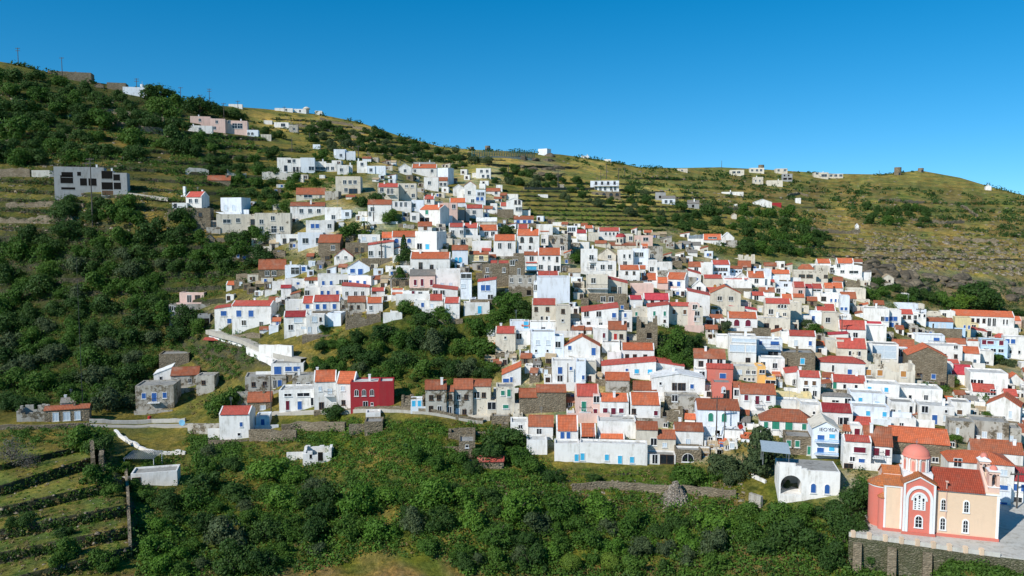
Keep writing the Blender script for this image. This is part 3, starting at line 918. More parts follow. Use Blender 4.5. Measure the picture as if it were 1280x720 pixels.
F w 515 928 512 640 d2.6 | t600:517(24x46);t600:682(24x40);T615:762(28x56);t610:835(24x36) # long low white wall-fronted house with turquoise doors
G w 635 790 487 512 o 450 | k510:700(120x30)
F w 625 862 377 487 |
F w 864 930 432 532 | m500:907(25x56)
G c 865 992 425 572 t 378 | k500:975
G c 995 1103 482 582 t 430 | w522:1037(25x24)
G w 1105 1272 434 547 t 385 | w508:1180(26x40)
F s 1105 1260 552 632 | ak600:1180(70x50)
F w 930 1103 582 642 | K610:1050(78x56);K610:978(32x56)
G p 490 632 217 342 r 148 | G285:540(28x60);bal318:512-582;k352:540
G w 640 815 252 372 o 205 | m310:672,770(28x28);m320:722(28x50);bal350:692-760 # white house with orange roof and three maroon shutters
F p 596 638 207 347 | k240:607;m320:612(20x42)
G w 828 1010 272 372 o 200 | k315:848(22x30);m325:982(22x28)
G S 675 820 122 197 o 77 |
G w 845 985 182 217 t 132 |
F S 1040 1240 227 302 | k235:1100
R s 1015 1150 305 382 | k335:1037(24x26)
@B7
G W 160 408 107 232 t 42 | aG155:238,318(28x56) # pale blue house with two tall dark arched windows
F w 325 435 237 302 |
H w 550 858 182 272 t 98 | g207:583(22x38),805(26x38);g207:640,717(40x50);bal268:660-765
F s 700 855 272 387 | g318:720,770(24x36);g355:838(22x50)
F w 635 785 52 107 |
G w 1058 1215 300 472 r 272 | m353:1150(70x34);b432:1163(34x50);k412:1110(24x26);k460:1090(56x28)
@B8
G w 148 262 128 232 t 45 | m160:197(24x36),243(20x30);bal182:180-225
G s 275 510 118 222 o 50 | k190:455(22x22)
H w 540 795 212 322 o 150 | w245:755(26x28);k215:575
G w 800 870 287 402 d 228 | b320:820,855(20x30);k390:835
F W 745 798 312 412 | b320:765(34x22);b395:765(34x18)
G w 640 840 162 222 t 112 |
F w 780 870 170 222 | k212:805
@C1
F s 345 450 162 207 |
F s 245 335 142 164 |
F s 540 625 214 252 |
P s 475 515 226 240 t 214 |
F W 620 728 236 278 | # long low white house on the skyline at the left
F p 955 1050 382 422 | k400:1000
F w 945 1058 428 462 | k445:1000
F p 1055 1125 394 462 | k410:1085;k440:1075
F p 1127 1235 404 472 | k430:1175,1200(22x24);k410:1150 # pink flat-roofed villa with dark windows
F W 1237 1290 450 482 | ak468:1240,1262
F w 1145 1210 318 334 |
@C2
F g 290 510 36 182 | k98:345(55x40);k75:348(50x24);k70:400;k110:418(30x36),458(36x36);k143:350(60x12) # bare grey concrete villa with empty openings
F g 512 568 55 184 | k130:540(52x36);k75:540(50x40);n165:540(52x26)
F g 570 634 65 172 | k88:588(30x32);k130:590(32x34)
@C3
R S 95 222 605 668 |
G s 238 435 605 665 t 590 | w640:287,382(26x40);w640:335(30x44) # low stone cottage with white-framed windows by the lane
G W 310 405 572 592 g 548 |
@C4
F w 600 790 252 312 | k285:622(34x30) # low flat white shed below the white curving wall
@C7
F w 270 330 172 192 | k182:300
F w 375 410 182 202 |
F w 175 262 172 188 | k180:230
F w 120 160 242 262 |
F w 172 242 252 278 | k265:215(20x16)
F S 245 290 264 302 | k285:270
F c 105 155 312 336 |
F W 470 530 387 432 | k410:500
F W 532 577 402 442 |
F W 365 400 362 385 |
@C8
F W 370 415 104 136 s435 | # lone white cube on the rocky ridge
F w 587 625 137 150 | k145:605
F w 702 735 156 167 |
F c 1067 1117 203 219 | k212:1090
F W 632 774 264 318 | k275:660,690,720,752(10x14);k303:660,705,735,755(12x20);K303:682(12x22);bal290:650-770 # derelict grey-white mansion on the hill with stone arcade base
F s 640 782 318 342 | ak332:665,700,735,765(16x14)
F w 370 420 332 347 |
F S 470 500 282 302 |
F g 957 1008 322 362 | k345:980
G W 990 1055 352 382 g 340 | k368:1010,1035(14x16)
G g 1118 1175 377 402 g 362 | k390:1145
@D1
F c 320 425 197 242 | k215:350,385(24x14)
F c 470 577 182 222 | k200:490,525,555(16x16)
F c 670 755 187 227 | k200:690,735(16x18)
F c 497 570 252 307 | k280:515,545(10x16)
F c 605 718 277 322 | 
F g 720 792 227 287 | k240:735,765;k265:740,775(26x16)
F c 962 1065 217 262 | k225:985(18x14);k240:1035(40x18) 
F c 1077 1177 227 262 | k240:1090,1125,1160(20x16)
F w 258 420 365 387 | k375:330
P w 500 635 444 477 w 420 | # white gabled barn beside a maroon wing
F m 637 710 447 472 |
F w 347 375 457 472 |
P c 335 370 540 572 c 528 |
F w 822 858 412 452 |
@D2
P w 988 1028 325 352 w 314 |
P w 0 20 625 647 w 608 |
"""
# ------------------------------------------------------------------ reading the survey
WSEP = re.compile(r"^(a?)([a-zA-Z])(\d+):(.*)$")
def read_survey():
    recs = []; sheet = None
    for ln in SURVEY.strip().splitlines():
        ln = ln.strip()
        if ln.startswith("@"): sheet = SHEETS[ln[1:]]; continue
        lab = None
        if "#" in ln: ln, lab = ln.split("#", 1); lab = lab.strip()
        head, _, op = ln.partition("|")
        ox, oy, sc = sheet; X_ = lambda v: ox + float(v) * sc; Y_ = lambda v: oy + float(v) * sc
        t = head.split()
        r = dict(kind=t[0], wall=t[1], x0=X_(t[2]), x1=X_(t[3]), ye=Y_(t[4]), yb=Y_(t[5]), tile='o', yr=None, side=None, ops=[], bal=[], label=lab)
        k = 6
        if k < len(t) and not re.match(r"^[sd]\d", t[k]): r['tile'] = t[k]; r['yr'] = Y_(t[k + 1]); k += 2
        for q in t[k:]:
            if re.match(r"^s\d", q): r['side'] = X_(q[1:])
            if re.match(r"^d\d", q): r['dd'] = float(q[1:])
        for tok in op.strip().split(";"):
            tok = tok.strip()
            if not tok: continue
            if tok.startswith("bal"):
                y, rr = tok[3:].split(":"); a, b = rr.split("-"); r['bal'].append((X_(a), X_(b), Y_(y))); continue
            m = WSEP.match(tok); arch, code, y, xs = m.group(1) == 'a', m.group(2), Y_(m.group(3)), m.group(4)
            L_ = xs.split(","); items = []; size = None
            for it in L_:
                it = it.strip()
                if not it: continue
                mm = re.match(r"^(\d+)(?:\((\d+)x(\d+)\))?$", it)
                size = (float(mm.group(2)) * sc, float(mm.group(3)) * sc) if mm.group(2) else None
                items.append([X_(mm.group(1)), size])
            if items[-1][1]:
                for it in items:
                    if it[1] is None: it[1] = items[-1][1]
            for x, s in items: r['ops'].append((arch, code, x, y, s))
        recs.append(r)
    return recs
HOUSES = read_survey()
for i, r in enumerate(HOUSES):
    r['i'] = i
    xc = (r['x0'] + r['x1']) / 2
    r['p'] = P(xc, r['yb']); r['mp'] = mpp(r['p']); r['area'] = (r['x1'] - r['x0']) * (r['yb'] - min(r['ye'], r['yr'] or r['ye']))
    phi = math.atan((xc - CX) / F)
    q = random.Random(i * 13 + 5)
    a = .38 * phi + q.uniform(-.05, .05)
    w = (r['x1'] - r['x0']) * r['mp']; h = (r['yb'] - r['ye']) * r['mp']
    d = min(max(w * .85, 4.0), 6.6); d = min(d, max(2.6, h * 1.7)); d = r.get('dd', d)
    if r['side'] is not None:
        px = (r['side'] - r['x1']) if r['side'] > r['x1'] else (r['side'] - r['x0'])
        sa = min(.55, abs(px) * r['mp'] / d)
        a = -math.asin(sa) * (1 if px > 0 else -1)
    dep = max(0.0, (r['ye'] - HOR) / F)
    if r['kind'] in 'GH' and r['yr'] is not None:
        rpx = (r['ye'] - r['yr']) * r['mp']
        rise = rpx - d / 2 * dep
        if rise < .2 * d:
            d = max(2.4, min(d, rpx / (.2 + dep / 2))); rise = max(.5, rpx - d / 2 * dep)
        r['rise'] = min(rise, d * .62)
    elif r['yr'] is not None: r['rise'] = (r['ye'] - r['yr']) * r['mp']
    r['w'] = w / math.cos(a); r['h'] = h; r['d'] = d; r['a'] = a; r['rz'] = a - phi
    r['host'] = None
# ---- blocks that are wings of the house they lean on
GRP = {'w': 0, 'W': 0, 'c': 0, 'y': 1, 'p': 2, 'n': 3, 'o': 4, 'm': 5, 'b': 6, 'g': 7, 'S': 8, 's': 9}
def top(r): return min(r['ye'], r['yr'] or r['ye'])
TARGET = 285
alive = len(HOUSES)
for r in sorted(HOUSES, key=lambda r: r['area']):
    if alive <= TARGET: break
    if r['label'] or r['kind'] == 'R': continue
    if any(s['host'] is r for s in HOUSES): continue
    best = None
    for s in HOUSES:
        if s is r or s['host'] is not None or s['kind'] == 'R' or GRP[s['wall']] != GRP[r['wall']]: continue
        gx_ = max(r['x0'], s['x0']) - min(r['x1'], s['x1']); gy_ = max(top(r), top(s)) - min(r['yb'], s['yb'])
        if gx_ > 1.2 or gy_ > 1.2 or (gx_ > -1 and gy_ > -1): continue
        dd = abs(r['p'].y - s['p'].y)
        if dd > 5 + .02 * r['p'].y or s['area'] < r['area'] * .9: continue
        sc_ = dd - .02 * s['area'] + gx_
        if best is None or sc_ < best[0]: best = (sc_, s)
    if best: r['host'] = best[1]; alive -= 1
print("houses standing alone:", alive)

# ---- low annexes and joined outhouses that fill the lanes between the surveyed volumes
VIL = pts("270 300 300 262 350 215 430 192 500 208 560 208 640 240 665 275 760 290 860 296 905 335 1000 335 1075 330 1100 385 1290 400 1290 560 1250 560 1180 560 1120 545 1090 590 1040 570 1000 575 940 560 880 575 700 580 620 530 640 470 605 460 600 385 480 385 415 385 380 430 262 412 290 360 330 345 300 330")
GARD = [(608, 360, 668, 408), (815, 400, 882, 472), (712, 315, 732, 345), (935, 525, 985, 600), (1150, 485, 1200, 506), (1225, 445, 1283, 472), (470, 260, 500, 300), (430, 250, 470, 265), (480, 380, 610, 480), (268, 418, 400, 520), (630, 470, 662, 500), (1200, 520, 1270, 545), (1015, 395, 1030, 415), (355, 315, 380, 340), (1100, 385, 1190, 392), (1060, 365, 1100, 385)]
qq = random.Random(21); RC = [[r['x0'], r['x1'], top(r), r['yb']] for r in HOUSES]; NF = 0; fills = []
yy_ = 200
while yy_ < 575:
    xx_ = 265 + qq.uniform(0, 6)
    while xx_ < 1290:
        x, y = xx_, yy_ + qq.uniform(-3, 3); w_ = qq.uniform(8, 15); h_ = qq.uniform(5.5, 10) * (.75 if y < 300 else 1)
        if y < 300: w_ *= .8
        xx_ += w_ * .8
        if not bool(inpoly(np.array([x]), np.array([y]), VIL)[0]) or any(a < x < c and b < y < d for a, b, c, d in GARD): continue
        a0, a1, b0, b1 = x - w_ / 2, x + w_ / 2, y - h_, y; ov = 0
        for c in RC: ov += max(0, min(a1, c[1]) - max(a0, c[0])) * max(0, min(b1, c[3]) - max(b0, c[2]))
        if ov > .26 * w_ * h_: continue
        if (y < 262 and qq.random() < .55) or (x < 470 and y < 300 and qq.random() < .6) or (x < 420 and qq.random() < .4): continue
        RC.append([a0, a1, b0, b1]); fills.append((x, y, w_, h_))
    yy_ += 6
for x, y, w_, h_ in fills:
    p = P(x, y); best = None
    for s in HOUSES:
        if s['host'] is not None or s['kind'] == 'R' or 'fill' in s: continue
        dx_ = max(0, s['x0'] - x - w_ / 2, x - w_ / 2 - s['x1']); dy2 = max(0, top(s) - y, y - h_ - s['yb']); dist = math.hypot(dx_, dy2) + .5 * abs(s['p'].y - p.y)
        if best is None or dist < best[0]: best = (dist, s)
    if best[0] > 26: continue
    s = best[1]; k = mpp(p); a = -.05 + .38 * math.atan((x - CX) / F) + qq.uniform(-.12, .12); kind = qq.choice("FFFFFGGL"); wall = s['wall'] if s['wall'] in 'wWcSs' and qq.random() < .62 else qq.choice("wScSSscs")
    wm_ = w_ * k; r = dict(kind=kind, wall=wall, x0=x - w_ / 2, x1=x + w_ / 2, ye=y - h_ * (.7 if kind in 'GL' else 1), yb=y, tile=qq.choice("ttgctoct"), yr=None, side=None, ops=[], bal=[], label=None, i=5000 + NF, p=p, mp=k, area=w_ * h_, fill=1)
    r['w'] = wm_; r['h'] = (r['yb'] - r['ye']) * k; r['d'] = min(4.5, max(2.6, r['h'] * 1.8)); r['rise'] = min(h_ * .3 * k + .15, r['d'] * .4); r['yr'] = y - h_
    r['a'] = a; r['rz'] = a - math.atan((x - CX) / F); r['host'] = s
    for _ in range(qq.choice((0, 1, 1, 2))):
        r['ops'].append((False, qq.choice("kkkbkwKn"), x + qq.uniform(-.32, .32) * w_, y - r['h'] / k * .5, (.62 / k, .85 / k)))
    HOUSES.append(r); NF += 1
print("annexes", NF)
def house_walls(r, q):
    w, h, d = r['w'], r['h'], r['d']; m = MB(); k = r['kind']; B = -5.0
    hw = w / 2
    if k in 'F':
        m.box(-hw, hw, 0, d, B, h - .3)
        t = .24; z0, z1 = h - .3, h
        m.box(-hw, hw, 0, t, z0, z1); m.box(-hw, hw, d - t, d, z0, z1); m.box(-hw, -hw + t, t, d - t, z0, z1); m.box(hw - t, hw, t, d - t, z0, z1)
    elif k in 'GH':
        rise = r['rise']
        if k == 'G':
            m.prismx([(0, B), (d, B), (d, h), (d / 2, h + rise), (0, h)], -hw, hw)
            if r['wall'] in 'wWcpb' and r['tile'] in 'ordp' and w > 2.5:     # white coping along both verges
                c = .2; up = .16
                for s in (-1, 1):
                    x0, x1 = (-hw - .02, -hw + c) if s < 0 else (hw - c, hw + .02)
                    m.prismx([(-.06, h - .05), (-.06, h + up), (d / 2, h + rise + up), (d + .06, h + up), (d + .06, h - .05), (d / 2, h + rise - .05)], x0, x1)
        else: m.box(-hw, hw, 0, d, B, h)
    elif k == 'P':
        m.prism([(-hw, B), (hw, B), (hw, h), (0, h + r['rise']), (-hw, h)], 0, d)
    elif k == 'L':
        m.prism([(-hw, B), (hw, B), (hw, h + r['rise']), (-hw, h)], 0, d)
    elif k == 'R':
        t = .45
        def jag(x0, x1, y0, y1, hz, n):
            for i in range(n):
                a0, a1 = i / n, (i + 1) / n
                zz = hz * (1 - .42 * abs(q.gauss(0, .55))); zz = max(zz, hz * .3)
                if x1 - x0 > y1 - y0: m.box(x0 + (x1 - x0) * a0, x0 + (x1 - x0) * a1, y0, y1, B, zz)
                else: m.box(x0, x1, y0 + (y1 - y0) * a0, y0 + (y1 - y0) * a1, B, zz)
        n = max(4, int(w / .7))
        jag(-hw, hw, 0, t, h, n); jag(-hw, hw, d - t, d, h * 1.05, n); jag(-hw, -hw + t, t, d - t, h * 1.1, 4); jag(hw - t, hw, t, d - t, h * 1.1, 4)
    return m
def house_roof(r, q):
    w, h, d = r['w'], r['h'], r['d']; k = r['kind']; m = MB(); hw = w / 2; t = .12; e = .16
    mat = TILEM[r['tile']]
    if k == 'F':
        m.box(-hw + .245, hw - .245, .245, d - .245, h - .298, h - .24); mat = FLATM['g' if r['wall'] in 'gsS' or q.random() < .3 else 'w']
    elif k == 'G':
        rise = r['rise']; s = rise / (d / 2); c = .2 if (r['wall'] in 'wWcpb' and r['tile'] in 'ordp' and w > 2.5) else -.1
        z = h + .1
        m.slab((-hw + c, -e, z - e * s), (hw - c, -e, z - e * s), (hw - c, d / 2, z + rise), (-hw + c, d / 2, z + rise), t)
        m.slab((-hw + c, d / 2, z + rise), (hw - c, d / 2, z + rise), (hw - c, d + e, z - e * s), (-hw + c, d + e, z - e * s), t)
        m.tube((-hw + c, d / 2, z + rise), (hw - c, d / 2, z + rise), .11, .11, 6)
    elif k == 'H':
        rise = r['rise']; a = min(d / 2, w * .3); z = h + .02; o = .2
        A_ = (-hw - o, -o, z); B_ = (hw + o, -o, z); C_ = (hw + o, d + o, z); D_ = (-hw - o, d + o, z); E_ = (-hw + a, d / 2, z + rise); F_ = (hw - a, d / 2, z + rise)
        n = len(m.v); m.v += [A_, B_, C_, D_, E_, F_]
        for f in ((0, 1, 5, 4), (1, 2, 5), (2, 3, 4, 5), (3, 0, 4), (3, 2, 1, 0)): m.f.append(tuple(n + i for i in f)); m.m.append(0)
    elif k == 'P':
        rise = r['rise']; z = h + .1; s = rise / hw; o = .1
        m.slab((-hw - o, -.12, z - o * s), (0, -.12, z + rise), (0, d + .1, z + rise), (-hw - o, d + .1, z - o * s), t)
        m.slab((0, -.12, z + rise), (hw + o, -.12, z - o * s), (hw + o, d + .1, z - o * s), (0, d + .1, z + rise), t)
    elif k == 'L':
        z = h + .1; u = .07 * d
        m.slab((-hw - .08, -.1, z), (hw + .08, -.1, z + r['rise']), (hw + .08, d, z + r['rise'] + u), (-hw - .08, d, z + u), t + .04)
    else: return None
    return m, mat
DEFSZ = {False: (.95, 1.2), True: (1.05, 2.05)}
def build_house(r):
    q = random.Random(r['i'] * 7 + 1)
    host = r['host']
    wm = WALLM[r['wall']]
    if host is None:
        nm = {'w': 'white_house', 'W': 'white_house', 'c': 'cream_house', 'y': 'yellow_house', 'p': 'pink_house', 'n': 'salmon_house', 'o': 'orange_house', 'm': 'crimson_house', 'b': 'blue_house', 'g': 'concrete_house', 'S': 'plaster_house', 's': 'stone_house'}[r['wall']]
        if r['kind'] == 'R': nm = 'ruined_house'
        if r['label'] and 'chapel' in r['label']: nm = 'chapel'
        root = empty(nm, r['p'], r['rz']); r['obj'] = root
        base = root
        house_walls(r, q).build("ruin_wall" if r['kind'] == 'R' else "wall", wm, root)
        deep = True
    else:
        hr = host['obj']; rel = Matrix.Rotation(-host['rz'], 3, 'Z') @ (r['p'] - host['p'])
        base = house_walls(r, q).build("wing", wm, hr, rel); base.rotation_euler = (0, 0, r['rz'] - host['rz'])
        deep = False
    rf = house_roof(r, q); ro = None
    if rf: ro = rf[0].build("roof", rf[1], base)
    if deep and ro and r['kind'] in 'GPF' and r['w'] > 3.2 and q.random() < (.4 if r['kind'] == 'G' else .3):
        c = MB(); s = .22; x = q.uniform(-.38, .38) * r['w']; y = q.uniform(.25, .75) * r['d']
        z = r['h'] - .4 if r['kind'] == 'F' else r['h']
        zt = r['h'] + (.9 if r['kind'] == 'F' else r['rise'] + .6)
        c.box(x - s, x + s, y - s, y + s, z, zt); c.box(x - s - .06, x + s + .06, y - s - .06, y + s + .06, zt, zt + .09)
        c.build("chimney", TRIM if r['wall'] not in 's' else WALLM['s'], ro)
    if deep and ro and r['yb'] > 230 and r['w'] > 4 and q.random() < .3:
        m = MB(); x = q.uniform(-.3, .3) * r['w']; y = r['d'] * .55; z0 = r['h'] + (r.get('rise') or 0) * .5 * (r['kind'] in 'GPH') - .3; z1 = z0 + 2.6
        m.tube((x, y, z0), (x, y, z1), .03, .02, 5)
        for k_ in range(4): m.box(x - .35 + .05 * k_, x + .35 - .05 * k_, y - .012, y + .012, z1 - .15 - .16 * k_, z1 - .125 - .16 * k_)
        m.build("aerial", M_METAL, ro)
    xc = (r['x0'] + r['x1']) / 2; ca_ = math.cos(r['a'])
    if deep and r['yb'] > 262 and 150 < xc and r['wall'] in 'wWcpbSy' and r['kind'] != 'R' and 'dd' not in r and q.random() < .62:
        m = MB(); hw = r['w'] / 2; e0 = q.choice((0, .8, 1.6)); e1 = q.choice((0, .8, 1.8)); dp = q.uniform(1.2, 2.1)
        m.box(-hw - e0, hw + e1, -dp, -.003, -4.5, .08)
        if q.random() < .6: m.box(-hw - e0, hw + e1, -dp - .2, -dp - .001, -4.4, q.choice((.5, .75, .9)))
        m.build("terrace", wm if q.random() < .6 else WALLM['S' if q.random() < .5 else 's'], base)
    if deep and r['yb'] > 262 and r['wall'] in 'wWcpbSs' and q.random() < .55:
        m = MB(); hw = r['w'] / 2; L_ = q.uniform(1.5, 4); s_ = q.choice((-1, 1)); yy = q.uniform(.2, r['d'] * .8); hh = q.uniform(.8, 1.7)
        x0_, x1_ = (hw + .002, hw + L_) if s_ > 0 else (-hw - L_, -hw - .002)
        m.box(x0_, x1_, yy, yy + .25, -4, hh); m.build("yard_wall", wm, base)
    ops = r['ops']
    if r['kind'] != 'R' and ops and r['side'] is not None and r['d'] > 3.5 and q.random() < .5:
        pass
    for arch, code, x, y, s in ops:
        door = code.isupper(); c = code.lower()
        if c == 'k' and (r['wall'] == 'g' or r['kind'] == 'R'): c = 'h'
        lx = (x - xc) * r['mp'] / ca_; lz = (r['yb'] - y) * r['mp']
        w, h = (s[0] * r['mp'] / ca_, s[1] * r['mp']) if s else DEFSZ[door]
        if door and not s: lz = max(lz, h / 2)
        if lz - h / 2 < .02: h = max(.5, h - .1); lz = h / 2 + .06
        lx = max(-r['w'] / 2 + w / 2 + .15, min(r['w'] / 2 - w / 2 - .15, lx)) if r['w'] > w + .35 else 0
        fm, pm = window_meshes(c, arch, w, h, door)
        o = link("door" if door else "window", fm, base, (lx, 0, lz))
        if deep: link("door_leaf" if door else "pane", pm, o)
        else:
            o2 = o; # frame and pane as one mesh on a wing
            key = ("one", fm.name, pm.name)
            if key not in _wc:
                nm_ = bpy.data.meshes.new(fm.name); vs = [v.co[:] for v in fm.vertices] + [v.co[:] for v in pm.vertices]
                n0 = len(fm.vertices); fs = [tuple(p.vertices) for p in fm.polygons] + [tuple(n0 + i for i in p.vertices) for p in pm.polygons]
                nm_.from_pydata(vs, [], fs); nm_.materials.append(fm.materials[0]); nm_.materials.append(pm.materials[0])
                nm_.polygons.foreach_set("material_index", [0] * len(fm.polygons) + [1] * len(pm.polygons)); nm_.update(); _wc[key] = nm_
            o2.data = _wc[key]
    for x0, x1, y in r['bal']:
        a0 = (x0 - xc) * r['mp'] / ca_; a1 = (x1 - xc) * r['mp'] / ca_; z = (r['yb'] - y) * r['mp']; dp = .95
        b = MB(); b.box(a0, a1, -dp, -.002, z - .12, z)
        bo = b.build("balcony", TRIM, base)
        rl = MB(); n = max(2, int((a1 - a0) / .22))
        rl.box(a0, a1, -dp, -dp + .05, z + .92, z + .98)
        for i in range(n + 1):
            x = a0 + (a1 - a0 - .03) * i / n; rl.box(x, x + .03, -dp + .01, -dp + .04, z, z + .92)
        for x in (a0, a1 - .04): rl.box(x, x + .04, -dp + .05, -.002, z + .92, z + .98)
        if deep: rl.build("railing", M_RAIL, bo)
        else: rl.build("railing", M_RAIL, base)
for r in sorted(HOUSES, key=lambda r: r['host'] is not None): build_house(r)

# ------------------------------------------------------------------ telling the things apart in words
LM = {"domed pink church": (1165, 625), "crimson house": (458, 494), "salmon pink house": (898, 478), "red-domed chapel": (776, 300), "white arched house": (1010, 605),
 "big stone gable": (1158, 455), "columned school": (1228, 402), "long cream house": (315, 285), "bare concrete villa": (115, 225), "pink hillside villa": (274, 156),
 "derelict mansion": (755, 232), "blank windowless block": (692, 362), "green-shuttered house": (633, 500), "lone white cube": (676, 190), "arched blue house": (898, 523),
 "ridge-top domed hut": (382, 131), "unfinished block house": (240, 375), "lone ramp house": (296, 528), "glass-fronted house": (926, 440), "pale blue cottage": (1172, 407),
 "white garden ruin": (397, 565), "bright-red-roofed house": (1063, 437), "dark cypress": (505, 325), "peeling grey house": (198, 497), "maroon-shuttered house": (767, 508),
 "white curving wall": (180, 557), "long cream ruin": (1108, 470), "violet-blue house": (1242, 437), "white-framed stone cottage": (84, 517), "steep orange roof": (709, 545),
 "stone arch wall": (860, 580), "small orange house": (962, 480), "maroon-winged barn": (955, 254), "narrow-windowed house": (901, 340), "brown stone house": (648, 335),
 "terraced white villa": (362, 205), "four-windowed hill house": (604, 217), "rubble heap": (848, 618), "twin round trees": (735, 700), "turquoise-shuttered house": (1088, 520), "small hill chapel": (1110, 334), "fenced court": (625, 196)}
def dirname(dx, dy):
    a = math.degrees(math.atan2(-dy, dx)) % 360
    return ["right", "upper right", "above", "upper left", "left", "lower left", "below", "lower right"][int(((a + 22.5) % 360) // 45)]
ORD = ["", "second ", "third ", "fourth ", "fifth ", "sixth ", "seventh ", "eighth ", "ninth ", "tenth ", "eleventh ", "twelfth "]
_pend = []
def want_label(obj, feat, x, y, cat, group=None, own=None, maxfeat=9):
    _pend.append((obj, feat, x, y, cat, group, own))
def flush_labels():
    bucket = {}; used = set()
    for obj, feat, x, y, cat, group, own in _pend:
        if own: obj["label"] = own; obj["category"] = cat; used.add(own.lower()); 
        if own and group: obj["group"] = group
    for rec in _pend:
        obj, feat, x, y, cat, group, own = rec
        if own: continue
        near_ = sorted(LM, key=lambda k: (LM[k][0] - x) ** 2 + 1.5 * (LM[k][1] - y) ** 2)
        k = near_[0]
        if math.hypot(LM[k][0] - x, LM[k][1] - y) < 6: k = near_[1]
        dn = dirname(x - LM[k][0], (y - LM[k][1]) * 1.3)
        bucket.setdefault((feat, dn, k), []).append((math.hypot(x - LM[k][0], y - LM[k][1]), obj, cat, group))
    for (feat, dn, k), L_ in bucket.items():
        L_.sort(key=lambda t: t[0])
        for i, (_, obj, cat, group) in enumerate(L_):
            if dn in ("above", "below"): ph = f"{ORD[i]}just {dn} the {k}" if i == 0 else f"{ORD[i]}one {dn} the {k}"
            else: ph = f"{ORD[i]}{dn} of the {k}"
            s = f"{feat}, {ph}"
            if s.lower() in used: s = s.replace(" the ", " that ")
            used.add(s.lower()); obj["label"] = s; obj["category"] = cat
            if group: obj["group"] = group
HOUSES = [r for r in HOUSES]
WN = {'w': 'white', 'W': 'bluish white', 'c': 'cream', 'y': 'yellow', 'p': 'pale pink', 'n': 'salmon', 'o': 'orange', 'm': 'crimson', 'b': 'light blue', 'g': 'grey concrete', 'S': 'worn grey', 's': 'brown stone'}
TN = {'o': 'orange', 'r': 'red', 'd': 'deep red', 'p': 'crimson', 't': 'brown tiled', 'g': 'grey', 'w': 'white', 'c': 'cream'}
CN = {'b': 'blue', 't': 'turquoise', 'm': 'maroon', 'r': 'red', 'g': 'green', 'w': 'pale', 'n': 'brown', 'o': 'wooden', 'k': 'dark'}
NW = ["no", "one", "two", "three", "four", "five", "six", "seven", "eight", "nine"]
for r in HOUSES:
    if r['host'] is not None: continue
    k = r['kind']; c = [o for o in r['ops']]
    rf = {'F': 'flat roof', 'G': TN[r['tile']] + ' roof', 'H': TN[r['tile']] + ' hipped roof', 'P': 'gable front', 'L': 'slanting roofline', 'R': ''}[k]
    if not c: op = "no windows" if k != 'R' else "jagged walls"
    else:
        cc = [o[1].lower() for o in c]; nk = [v for v in cc if v != 'k']
        col = max(set(nk), key=nk.count) if nk else 'k'; n = cc.count(col)
        op = f"{NW[min(n, 9)] if n < 10 else 'many'} {CN[col]} window{'s' if n > 1 else ''}"
    feat = f"{WN[r['wall']]} ruin, {op}" if k == 'R' else f"{WN[r['wall']]} house, {rf}, {op}"
    far_ = r['p'].y > 330
    want_label(r['obj'], feat, (r['x0'] + r['x1']) / 2, (r['ye'] + r['yb']) / 2, "ruin" if k == 'R' else ("chapel" if r['label'] and 'chapel' in r['label'] else "house"),
               "ruined houses" if k == 'R' else "houses on the hillside", r['label'])
# ------------------------------------------------------------------ the pink domed church on its terrace
M_SALM = WALLM['n']; M_PEACH = mat_plaster("peach_plaster", (.76, .56, .39), .12); M_CHR = mat_tile("dark_red_church_tile", (.33, .065, .035), .3); M_OCHT = mat_tile("mottled_ochre_tile", (.50, .17, .06), .7)
M_DOME = mat_plaster("salmon_dome_coat", (.74, .235, .175), .25); M_PINK = mat_plaster("church_pink_plaster", (.74, .50, .40), .2)
CP0 = Vector((_a / _b * CHD, CHD, CHZ - .12)); CRZ = math.radians(-17)
cm = mpp(CP0); ZT = CP0.z + .12
church = empty("domed_church", (CP0.x, CP0.y, ZT), CRZ); church.scale = (.86 * cm / .099, .9 * cm / .099, cm / .099)
tag(church, "large pink and salmon church with a salmon dome and two belfries on a stone terrace", "church")
def arch_pts(w, h, cx=0, z0=0, n=10):
    r = w / 2; P_ = [(cx - r, z0), (cx + r, z0)]
    for i in range(n + 1):
        a = PI * i / n; P_.append((cx + r * math.cos(a), z0 + h - r + r * math.sin(a)))
    return P_
def arch_band(m, cx, z0, zs, ro, ri, y0, y1, n=14, legs=True):
    for i in range(n):
        a0, a1 = PI * i / n, PI * (i + 1) / n
        q_ = [(cx + ro * math.cos(a0), zs + ro * math.sin(a0)), (cx + ro * math.cos(a1), zs + ro * math.sin(a1)), (cx + ri * math.cos(a1), zs + ri * math.sin(a1)), (cx + ri * math.cos(a0), zs + ri * math.sin(a0))]
        m.prism([q_[3], q_[0], q_[1], q_[2]], y0, y1)
    if legs:
        m.box(cx - ro, cx - ri, y0, y1, z0, zs); m.box(cx + ri, cx + ro, y0, y1, z0, zs)
def chwin(parent, cx, zc, w, h, y, glass=M_DARK, surround=.16):
    m = MB(); arch_band(m, cx, zc - h / 2, zc + h / 2 - w / 2, w / 2 + surround, w / 2, y - .10, y + .02, 10)
    m.box(cx - w / 2 - surround - .05, cx + w / 2 + surround + .05, y - .14, y + .02, zc - h / 2 - .14, zc - h / 2 - .003)
    o = m.build("arched_window", TRIM, parent)
    g = MB(); g.poly([(x, y - .02, z) for x, z in arch_pts(w, h, cx, zc - h / 2)]); g.build("pane", glass, o)
    b = MB(); b.box(cx - .025, cx + .025, y - .05, y - .022, zc - h / 2, zc + h / 2 - .02)
    for k in (.33, .62): b.box(cx - w / 2 + .01, cx + w / 2 - .01, y - .048, y - .023, zc - h / 2 + h * k, zc - h / 2 + h * k + .04)
    b.build("glazing_bar", TRIM, o); return o
